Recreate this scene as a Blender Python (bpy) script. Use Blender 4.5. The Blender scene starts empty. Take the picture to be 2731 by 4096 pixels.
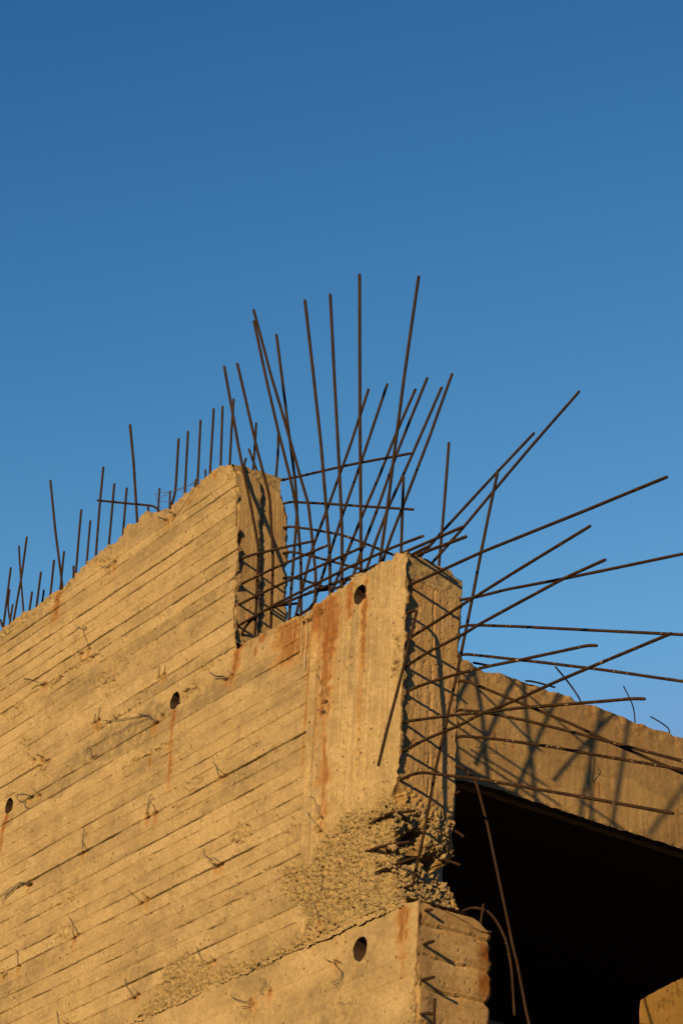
import bpy, math
import numpy as np
from mathutils import Matrix, Vector

# World axes: +X runs along the broken wall towards its end, +Y goes into the building,
# Z = 0 is the top of the wall end (about 7.7 m above the ground).  Metres.
BARS = [
    ['rebar',6.2,'r',0.15,0,None,[[-4.426,0.05,1.1942],[-4.4035,0.05,1.5805]]],
    ['rebar',5.5,'r',0.15,0,None,[[-4.7834,0.26,1.4179],[-4.8377,0.26,1.5407],[-4.8341,0.26,1.6512]]],
    ['rebar',5.5,'r',0.15,0,None,[[-4.1638,0.05,1.1958],[-4.2473,0.05,1.4477],[-4.32,0.05,1.6945]]],
    ['rebar',6.2,'r',0.15,0,None,[[-4.2865,0.05,1.1976],[-4.2451,0.05,1.4575],[-4.2237,0.05,1.7191]]],
    ['rebar',5.5,'r',0.15,0,None,[[-4.7788,0.26,1.4163],[-4.7667,0.26,1.5261]]],
    ['rebar',6.2,'r',0.15,0,None,[[-4.8748,0.26,1.4067],[-4.9206,0.26,1.4741]]],
    ['rebar',6.2,'r',0.15,0,None,[[-4.0835,0.05,1.1984],[-4.0763,0.05,1.2984]]],
    ['rebar',6.2,'r',0.15,0,None,[[-3.9973,0.05,1.1883],[-3.9818,0.05,1.3949]]],
    ['rebar',5.5,'r',0.15,0,None,[[-4.3548,0.26,1.4206],[-4.3501,0.26,1.4724]]],
    ['rebar',6.2,'r',0.15,0,None,[[-3.8246,0.05,1.1984],[-3.822,0.05,1.4129]]],
    ['rebar',6.6,'r',0.15,0,'longest upright bar on the left part of the wall, leaning away to the left',[[-3.6756,0.05,1.175],[-3.71,0.05,1.2702],[-3.838,0.05,1.6009],[-3.9748,0.05,2.0025]]],
    ['rebar',6.2,'r',0.15,0,None,[[-4.1276,0.26,1.3965],[-4.1239,0.26,1.648]]],
    ['rebar',6.2,'r',0.15,0,None,[[-3.9697,0.26,1.4284],[-3.9793,0.26,1.4955]]],
    ['rebar',6.2,'r',0.15,0,None,[[-3.5214,0.05,1.221],[-3.5254,0.05,1.6288]]],
    ['rebar',5.8,'r',0.15,0,None,[[-3.3947,0.05,1.2505],[-3.3978,0.05,1.5091]]],
    ['rebar',6.2,'r',0.15,0,None,[[-3.2873,0.05,1.2407],[-3.2927,0.05,1.5871],[-3.2897,0.05,1.8154]]],
    ['rebar',6.2,'r',0.15,0,None,[[-3.1375,0.05,1.2501],[-3.1365,0.05,1.646]]],
    ['rebar',6.2,'r',0.15,0,None,[[-3.3777,0.26,1.5192],[-3.3798,0.26,1.7809]]],
    ['rebar',7,'r',0.15,0,'tall upright bar leaning left beside the horizontal bent bar',[[-2.8161,0.05,1.2778],[-2.9163,0.05,1.6836],[-3.0023,0.05,1.9738]]],
    ['rebar',5.5,'r',0.15,0,None,[[-2.9702,0.26,1.4791],[-2.9729,0.26,1.6159]]],
    ['rebar',5.5,'r',0.15,0,None,[[-2.835,0.26,1.4412],[-2.8439,0.26,1.5468]]],
    ['rebar',6.6,'r',0.15,0,'upright bar kinked at its foot on the wall top',[[-2.4238,0.05,1.2336],[-2.3955,0.05,1.2817],[-2.4039,0.05,1.6327]]],
    ['rebar',6.2,'r',0.15,0,None,[[-2.2869,0.05,1.2434],[-2.2999,0.05,1.6364]]],
    ['rebar',6.2,'r',0.15,0,None,[[-2.5583,0.26,1.4529],[-2.5507,0.26,1.5033]]],
    ['rebar',6.2,'r',0.15,0,None,[[-2.1542,0.05,1.2736],[-2.1708,0.05,1.651]]],
    ['rebar',5.5,'r',0.15,0,None,[[-2.4429,0.26,1.4769],[-2.4503,0.26,1.5232]]],
    ['rebar',6.2,'r',0.15,0,None,[[-2.0209,0.05,1.2588],[-2.0329,0.05,1.6651]]],
    ['rebar',6.2,'r',0.15,0,None,[[-1.9096,0.05,1.2622],[-1.9336,0.05,1.6374]]],
    ['rebar',6.2,'r',0.15,0,None,[[-1.8115,0.05,1.2269],[-1.8181,0.05,1.4288],[-1.8181,0.05,1.6332]]],
    ['rebar',6,'r',0.15,0,None,[[-3.068,0.26,1.461],[-3.0948,0.26,1.5456]]],
    ['bent_rebar',5.8,'r',0.05,0,'horizontal bar bent at one end, lying across the upright bars on the wall top',[[-2.6497,0.09,1.2953],[-2.6908,0.085,1.3319],[-2.7393,0.08,1.3565],[-2.9035,0.075,1.4278],[-3.3703,0.07,1.6345]]],
    ['rebar',6,'r',0.15,0,None,[[-1.9209,0.26,1.3429],[-1.9206,0.26,1.5968]]],
    ['rebar',6,'r',0.15,0,None,[[-1.9158,0.26,1.3462],[-1.9826,0.26,1.4603]]],
    ['rebar',6,'r',0.15,0,None,[[-2.0164,0.26,1.3841],[-2.0051,0.26,1.4153]]],
    ['rebar',6.5,'r',0.15,0,None,[[-1.7638,0.315,1.2237],[-1.76,0.315,1.3802],[-1.7671,0.315,1.4807]]],
    ['rebar',7,'r',0.15,0,None,[[-1.4378,0.05,0.0788],[-1.445,0.05,0.3519],[-1.4503,0.05,0.5581],[-1.4616,0.05,0.6139],[-1.585,0.05,0.9423],[-1.7235,0.05,1.279],[-1.948,0.05,1.8931]]],
    ['rebar',7,'r',0.15,0,None,[[-1.3001,0.06,0.0956],[-1.3058,0.054,0.4603],[-1.3106,0.048,0.5495],[-1.3584,0.042,0.8498],[-1.5045,0.036,1.1838],[-1.7713,0.03,1.8241]]],
    ['rebar',7,'r',0.15,0,None,[[-0.9863,0.12,0.1555],[-0.9726,0.11,0.2714],[-1.0179,0.1,0.5169],[-1.0503,0.09,0.7041],[-1.1302,0.08,0.8903],[-1.2191,0.07,1.108],[-1.4629,0.06,1.6412],[-1.665,0.05,2.1226]]],
    ['rebar',7,'r',0.15,0,None,[[-0.9988,0.05,0.066],[-1.0249,0.05,0.3539],[-1.0893,0.05,0.656],[-1.1648,0.05,0.8642],[-1.3166,0.05,1.2044],[-1.4782,0.05,1.6016],[-1.655,0.05,2.046]]],
    ['rebar',7,'r',0.15,0,None,[[-1.1418,0.07,0.0951],[-1.1688,0.0917,0.3573],[-1.1914,0.1133,0.7156],[-1.2597,0.135,0.9089],[-1.373,0.1567,1.2108],[-1.501,0.1783,1.5586],[-1.6597,0.2,2.0161]]],
    ['rebar',7.6,'r',0.15,0,None,[[-0.7339,0.05,0.062],[-0.7597,0.05,0.316],[-0.8907,0.05,0.9548],[-1.0191,0.05,1.4834],[-1.132,0.05,1.9326]]],
    ['rebar',7.4,'r',0.15,0,None,[[-0.6304,0.05,0.0787],[-0.6554,0.05,0.3994],[-0.716,0.05,0.8025],[-0.7998,0.05,1.3446],[-0.8788,0.05,1.85]]],
    ['rebar',7.6,'r',0.15,0,'tallest bar of the fan, standing straight up',[[-0.4634,0.05,0.0834],[-0.4816,0.05,0.3494],[-0.5385,0.05,1.0275],[-0.6021,0.05,1.8393]]],
    ['rebar',7.4,'r',0.15,0,'tall bar of the fan leaning slightly right, level with the tallest',[[-0.3151,0.06,0.0903],[-0.2997,0.075,0.3265],[-0.2563,0.09,0.7629],[-0.2352,0.105,1.0642],[-0.1575,0.12,1.6418]]],
    ['rebar',6.8,'r',0.25,0,None,[[-1.3385,0.26,0.3872],[-1.326,0.2946,0.6041],[-1.3135,0.3754,0.8841],[-1.301,0.4758,1.2425],[-1.2885,0.5764,1.6409]]],
    ['rebar',6.8,'r',0.25,0,None,[[-1.1851,0.26,0.3248],[-1.1684,0.3703,0.7605],[-1.1518,0.4857,1.1839],[-1.1351,0.5967,1.613]]],
    ['rebar',6.8,'r',0.25,0,None,[[-1.0361,0.26,0.2829],[-1.0261,0.3124,0.4581],[-1.0161,0.3925,0.7041],[-1.0061,0.491,0.9901],[-0.9961,0.5657,1.2291],[-0.9861,0.6788,1.5438]]],
    ['rebar',6.8,'r',0.25,0,None,[[-0.8583,0.26,0.2821],[-0.8458,0.2921,0.4241],[-0.8333,0.3528,0.6205],[-0.8208,0.4756,1.044],[-0.8083,0.6328,1.5191]]],
    ['rebar',6.8,'r',0.25,0,None,[[-0.7323,0.26,0.2786],[-0.7198,0.2891,0.4128],[-0.7073,0.3525,0.6279],[-0.6948,0.4311,0.8383],[-0.6823,0.6402,1.4097]]],
    ['rebar',6.8,'r',0.25,0,None,[[-0.5921,0.26,0.26],[-0.5796,0.2955,0.4046],[-0.5671,0.3534,0.5918],[-0.5546,0.4892,1.019],[-0.5421,0.6066,1.4167]]],
    ['rebar',6.8,'r',0.2,0,None,[[-0.3445,0.2,0.1944],[-0.3501,0.2,0.6112]]],
    ['rebar',6.8,'r',0.35,0,None,[[-0.3938,0.46,0.212],[-0.3657,0.46,0.5208],[-0.3423,0.46,0.8841]]],
    ['rebar',6.8,'r',0.2,0,None,[[-0.5497,0.46,0.3349],[-0.543,0.5789,0.502],[-0.5363,0.9036,0.9392],[-0.5297,1.1251,1.2345]]],
    ['rebar',6.8,'r',0.2,0,'longest bar leaning far out to the right over the wall corner',[[-0.2174,0.29,0.1076],[-0.2107,0.4704,0.3599],[-0.204,0.8664,0.9326],[-0.1974,1.1654,1.3513]]],
    ['rebar',6.8,'r',0.06,0,'long slanting bar standing in front of the broken end face',[[0.0092,0.09,-1.6762],[0.0119,0.0957,-1.6214],[0.0814,0.1014,-1.3908],[0.1402,0.1071,-1.1301],[0.2701,0.1129,-0.7271],[0.3481,0.1186,-0.4514],[0.4376,0.1243,-0.1237],[0.5492,0.13,0.2611]]],
    ['horizontal_rebar',6.2,'r',0.08,0,None,[[-1.6969,0.31,1.1695],[-1.5087,0.31,1.1167],[-1.0259,0.31,0.9878],[-0.4566,0.31,0.8196]]],
    ['horizontal_rebar',6,'s',0.08,0,None,[[-1.6672,0.315,1.0168],[-1.6103,0.315,1.0058],[-1.2727,0.315,0.8631],[-0.4222,0.315,0.4931]]],
    ['horizontal_rebar',6,'s',0.08,0,None,[[-1.6599,0.315,0.8701],[-1.6089,0.315,0.8576],[-1.5631,0.315,0.8393],[-1.3703,0.315,0.7504],[-1.0942,0.315,0.615],[-0.9922,0.315,0.5561],[-0.7581,0.315,0.4134],[-0.5822,0.315,0.3035]]],
    ['horizontal_rebar',6,'s',0.08,0,None,[[-1.6525,0.315,0.7142],[-1.6055,0.315,0.7063],[-1.5373,0.315,0.6805],[-1.3562,0.315,0.5895],[-1.0268,0.315,0.4149],[-0.8462,0.315,0.3195]]],
    ['horizontal_rebar',6,'r',0.08,0,None,[[-1.6438,0.315,0.5671],[-1.5911,0.315,0.5547],[-1.5231,0.315,0.5277],[-1.3423,0.315,0.4303],[-1.1763,0.315,0.3377]]],
    ['horizontal_rebar',6,'r',0.08,0,None,[[-1.6522,0.03,0.5797],[-1.5569,0.03,0.5717],[-1.4672,0.03,0.5553],[-1.0606,0.03,0.4553],[-0.8639,0.03,0.4034]]],
    ['horizontal_rebar',6.2,'s',0.08,0,None,[[-1.6298,0.03,0.4296],[-1.231,0.015,0.3828],[-0.7081,0.0,0.309]]],
    ['horizontal_rebar',6.4,'r',0.08,0,None,[[-1.6558,0.03,0.3161],[-1.3094,0.03,0.289],[-0.9905,0.03,0.2605],[-0.7327,0.03,0.2354],[-0.4078,0.03,0.2009]]],
    ['horizontal_rebar',6.4,'r',0.08,0,None,[[-1.6303,0.03,0.1896],[-1.1754,0.02,0.1701],[-0.7136,0.01,0.1309],[-0.4842,0.0,0.1087],[-0.0821,-0.01,0.0615],[0.1711,-0.02,0.0174]]],
    ['bent_rebar',6,'r',0.05,0,'short curved bar in the notch where the broken wall steps down',[[-1.6092,0.06,0.1067],[-1.5819,0.0533,0.1552],[-1.5087,0.0467,0.1842],[-1.4331,0.04,0.1857]]],
    ['horizontal_rebar',7,'r',0.08,0,None,[[-1.5181,0.22,0.3337],[-1.2903,0.22,0.3073],[-0.9737,0.22,0.2638],[-0.7383,0.22,0.2326]]],
    ['horizontal_rebar',6,'r',0.08,0,None,[[-1.54,0.26,0.357],[-1.374,0.26,0.3087]]],
    ['horizontal_rebar',6.5,'r',0.08,0,None,[[-1.2297,0.15,0.1449],[-1.0829,0.15,0.1403],[-1.0238,0.15,0.1748]]],
    ['horizontal_rebar',6,'r',0.08,0,None,[[-1.1624,0.24,0.2969],[-1.0558,0.24,0.2655],[-0.9715,0.24,0.2409],[-0.9005,0.24,0.2459]]],
    ['horizontal_rebar',6.5,'r',0.08,0,None,[[-0.6365,0.1,0.1314],[-0.5277,0.1,0.1293],[-0.4002,0.1,0.1192]]],
    ['horizontal_rebar',7,'r',0.08,0,None,[[-0.3101,0.2,0.1815],[-0.148,0.2,0.1649],[0.0113,0.2,0.1487],[0.1814,0.2,0.1304]]],
    ['horizontal_rebar',7,'s',0.08,0,None,[[-0.0243,0.03,-0.0024],[0.0405,0.03,-0.0023],[0.1602,0.03,-0.0098]]],
    ['horizontal_rebar',7.4,'s',0.08,0,None,[[-0.1035,0.14,0.0717],[0.0181,0.14,0.057],[0.1473,0.14,0.0372],[0.288,0.14,0.0184]]],
    ['horizontal_rebar',6.8,'r',0.08,0,'longest bar of the front row, thick with ribs, rising to the right from below the corner top',[[-0.0219,0.025,-0.1581],[0.1321,0.025,-0.1701],[0.5781,0.025,-0.2067],[1.3822,0.025,-0.3013],[1.909,0.025,-0.3599]]],
    ['horizontal_rebar',6.6,'s',0.08,0,None,[[-0.0272,0.025,-0.4409],[0.008,0.025,-0.4385],[0.2056,0.025,-0.4326],[0.3726,0.025,-0.4245],[0.507,0.025,-0.4153],[0.5226,0.025,-0.4171],[0.8596,0.025,-0.4023],[1.3864,0.025,-0.3862]]],
    ['horizontal_rebar',6.6,'s',0.08,0,None,[[-0.0208,0.025,-0.5758],[0.1817,0.025,-0.5639],[0.4762,0.025,-0.5708],[0.5664,0.025,-0.5657],[1.2108,0.025,-0.5683],[1.4931,0.025,-0.5874]]],
    ['horizontal_rebar',6.4,'s',0.08,0,None,[[-0.0247,0.025,-0.7065],[0.0819,0.025,-0.7098],[0.2206,0.025,-0.725],[0.4098,0.025,-0.7531],[0.6315,0.025,-0.793],[0.9081,0.025,-0.8512],[1.3763,0.025,-0.9461],[1.4356,0.025,-0.968]]],
    ['horizontal_rebar',6.4,'s',0.08,0,None,[[-0.0354,0.025,-0.8526],[0.013,0.025,-0.8572],[0.1917,0.025,-0.8995],[0.4187,0.025,-0.9541],[0.6757,0.025,-1.0234],[0.8684,0.025,-1.0688],[1.3144,0.025,-1.191],[1.6829,0.025,-1.2906],[1.7563,0.025,-1.3161]]],
    ['horizontal_rebar',6.6,'s',0.08,0,None,[[-0.0313,0.025,-0.9973],[0.1801,0.025,-0.996],[0.4493,0.025,-1.0134],[0.5878,0.025,-1.0098],[0.8673,0.025,-1.0302],[1.1595,0.025,-1.0391],[1.4416,0.025,-1.0548],[1.9275,0.025,-1.0832]]],
    ['horizontal_rebar',6.6,'s',0.08,0,None,[[-0.0492,0.02,-1.1432],[0.0122,0.02,-1.1381],[0.0735,0.02,-1.1381],[0.1655,0.02,-1.1549],[0.2675,0.02,-1.1921],[0.418,0.02,-1.2499],[0.571,0.02,-1.3057],[1.326,0.02,-1.6138],[1.9403,0.02,-1.8684]]],
    ['bent_rebar',6.4,'r',0.06,0,'hooked bar bent over at the corner and hanging down in front of the wall face',[[-0.0056,0.015,-0.3215],[0.0015,0.015,-0.3083],[0.0446,0.02,-0.3085],[0.063,0.02,-0.3141],[0.0844,0.015,-0.3301],[0.0953,0.005,-0.3515],[0.1909,-0.12,-0.6931],[0.2674,-0.25,-1.0747],[0.278,-0.29,-1.236]]],
    ['horizontal_rebar',6.4,'r',0.08,0.3,None,[[-0.0193,0.325,-0.144],[0.109,0.325,-0.1759],[0.3722,0.325,-0.2292],[0.8134,0.325,-0.3371],[1.6462,0.325,-0.5277]]],
    ['horizontal_rebar',6.2,'s',0.08,0.3,None,[[-0.023,0.325,-0.2901],[0.03,0.325,-0.2924],[0.1628,0.325,-0.3393],[0.4665,0.325,-0.4527],[0.5175,0.325,-0.4726],[1.6414,0.325,-0.9047]]],
    ['horizontal_rebar',6.2,'s',0.08,0.3,None,[[-0.0239,0.325,-0.4314],[0.0374,0.325,-0.4428],[0.2774,0.325,-0.541],[0.7117,0.325,-0.7201],[1.0319,0.325,-0.8552],[1.6386,0.325,-1.1175]]],
    ['horizontal_rebar',6.2,'r',0.08,0.3,None,[[-0.0268,0.325,-0.5659],[0.005,0.3294,-0.5673],[0.0563,0.3338,-0.5865],[0.19,0.3381,-0.6654],[0.3825,0.3425,-0.7784],[0.8373,0.3469,-1.046],[1.0668,0.3513,-1.1914],[1.3723,0.3556,-1.3754],[1.5908,0.36,-1.5078]]],
    ['horizontal_rebar',6.4,'s',0.08,0.3,None,[[-0.0419,0.325,-0.7095],[-0.0013,0.325,-0.7156],[0.0369,0.325,-0.7272],[0.2502,0.325,-0.8135],[0.5296,0.325,-0.9381],[0.878,0.325,-1.1055],[1.1115,0.325,-1.2196],[1.634,0.325,-1.4744]]],
    ['horizontal_rebar',6.4,'s',0.08,0.3,None,[[-0.038,0.325,-0.8502],[-0.0016,0.325,-0.8491],[0.0425,0.325,-0.86],[0.2792,0.325,-0.9463],[0.7425,0.325,-1.1332],[1.0353,0.325,-1.261],[1.6335,0.325,-1.5123]]],
    ['bent_rebar',6,'r',0.08,0.2,'very long thin bar curving down across the dark opening',[[-0.0419,0.325,-0.9833],[0.0359,0.3255,-1.0093],[0.1121,0.3259,-1.0748],[0.1628,0.3264,-1.1359],[0.2289,0.3268,-1.2992],[0.2575,0.3273,-1.3734],[0.3378,0.3277,-1.613],[0.4211,0.3282,-1.8596],[0.4618,0.3286,-1.9862],[0.4912,0.3291,-2.0569],[0.5612,0.3295,-2.2842],[0.5948,0.33,-2.3761]]],
    ['rebar_stub',6,'r',0.08,0,None,[[-0.0078,0.325,-1.1312],[0.0294,0.325,-1.1307]]],
    ['rebar_stub',6,'r',0.08,0,None,[[-0.0275,0.325,-1.2975],[0.0257,0.325,-1.3279],[0.0701,0.325,-1.3633]]],
    ['rebar_stub',6,'r',0.08,0,None,[[-0.0805,0.29,-1.4379],[0.0119,0.29,-1.472],[0.0985,0.29,-1.5141]]],
    ['rebar_stub',6.6,'s',0.08,0,None,[[-0.1763,0.02,-1.2779],[-0.1401,0.02,-1.2747],[-0.0882,0.02,-1.2775],[0.0055,0.02,-1.2986],[0.1135,0.02,-1.324]]],
    ['rebar_stub',6.6,'s',0.08,0,None,[[-0.1846,0.02,-1.4183],[-0.1303,0.02,-1.4237],[-0.0576,0.02,-1.4355],[0.0842,0.02,-1.4645]]],
    ['rebar_stub',6.6,'s',0.08,0,None,[[-0.0939,0.02,-1.5406],[0.0203,0.02,-1.5435],[0.1314,0.02,-1.5531]]],
    ['rebar_stub',6.4,'r',0.08,0,None,[[0.0353,0.03,-1.6668],[0.1185,0.03,-1.67]]],
    ['rebar',6.2,'r',0.1,0,'rusted upright bar exposed in the honeycombed hollow',[[-0.1512,0.06,-1.4532],[-0.1526,0.06,-1.3821],[-0.1518,0.06,-1.2647]]],
    ['rebar_stub',6.6,'r',0.1,0,None,[[0.1763,0.05,-1.8029],[0.2358,0.05,-1.8149]]],
    ['rebar_stub',6.6,'r',0.1,0,None,[[0.1822,0.045,-1.9633],[0.2652,0.045,-1.9667]]],
    ['rebar_stub',6.6,'r',0.1,0,None,[[0.1757,0.04,-2.1252],[0.1934,0.04,-2.1265],[0.2809,0.04,-2.1349]]],
    ['rebar_stub',6.6,'r',0.1,0,None,[[0.1842,0.04,-2.2803],[0.2114,0.04,-2.282],[0.2845,0.04,-2.2999]]],
    ['rebar',6.6,'r',0.05,0,None,[[0.3055,0.03,-2.3767],[0.3046,0.03,-2.3201],[0.3071,0.03,-2.2385]]],
    ['bent_rebar',5.8,'s',0.1,0,'short thick bar arching down beside the lower broken corner',[[-0.0239,0.4,-1.6736],[0.0117,0.4029,-1.6714],[0.0575,0.4057,-1.6797],[0.1529,0.4086,-1.716],[0.2291,0.4114,-1.7919],[0.2956,0.4143,-1.8969],[0.3338,0.4171,-2.0345],[0.3549,0.42,-2.2469]]],
    ['rebar',6,'r',0.1,0,None,[[0.1456,0.38,-1.7684],[0.1623,0.38,-1.6949]]],
    ['rebar_stub',6,'r',0.1,0,None,[[0.1489,0.4,-1.8156],[0.193,0.4,-1.8297]]],
    ['rebar_stub',6,'r',0.1,0,None,[[0.1506,0.4,-2.1256],[0.1893,0.4,-2.1347]]],
]
BEAMBARS = [
    ['rebar',4.5,'r',0.05,0,None,[[-1.42,2.1282,0.2698],[-1.42,2.1173,0.29],[-1.42,2.0901,0.3198],[-1.42,2.0359,0.3701],[-1.42,1.9494,0.4348]]],
    ['rebar',3.5,'r',0.05,0,None,[[-1.42,2.5032,0.2532],[-1.42,2.4978,0.3265],[-1.42,2.4726,0.376],[-1.42,2.4209,0.4467]]],
    ['rebar',3.5,'r',0.05,0,None,[[-1.42,2.7488,0.2474],[-1.42,2.7468,0.2703],[-1.42,2.7246,0.2851],[-1.42,2.6802,0.2998],[-1.42,2.6115,0.3145]]],
    ['rebar',5,'r',0.05,0,None,[[-1.39,1.8756,0.2934],[-1.39,1.8122,0.2918],[-1.39,1.7596,0.2867],[-1.39,1.7283,0.2791]]],
    ['rebar',6,'r',0.05,0,None,[[-1.42,1.468,0.3141],[-1.42,1.4011,0.3066]]],
]
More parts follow.
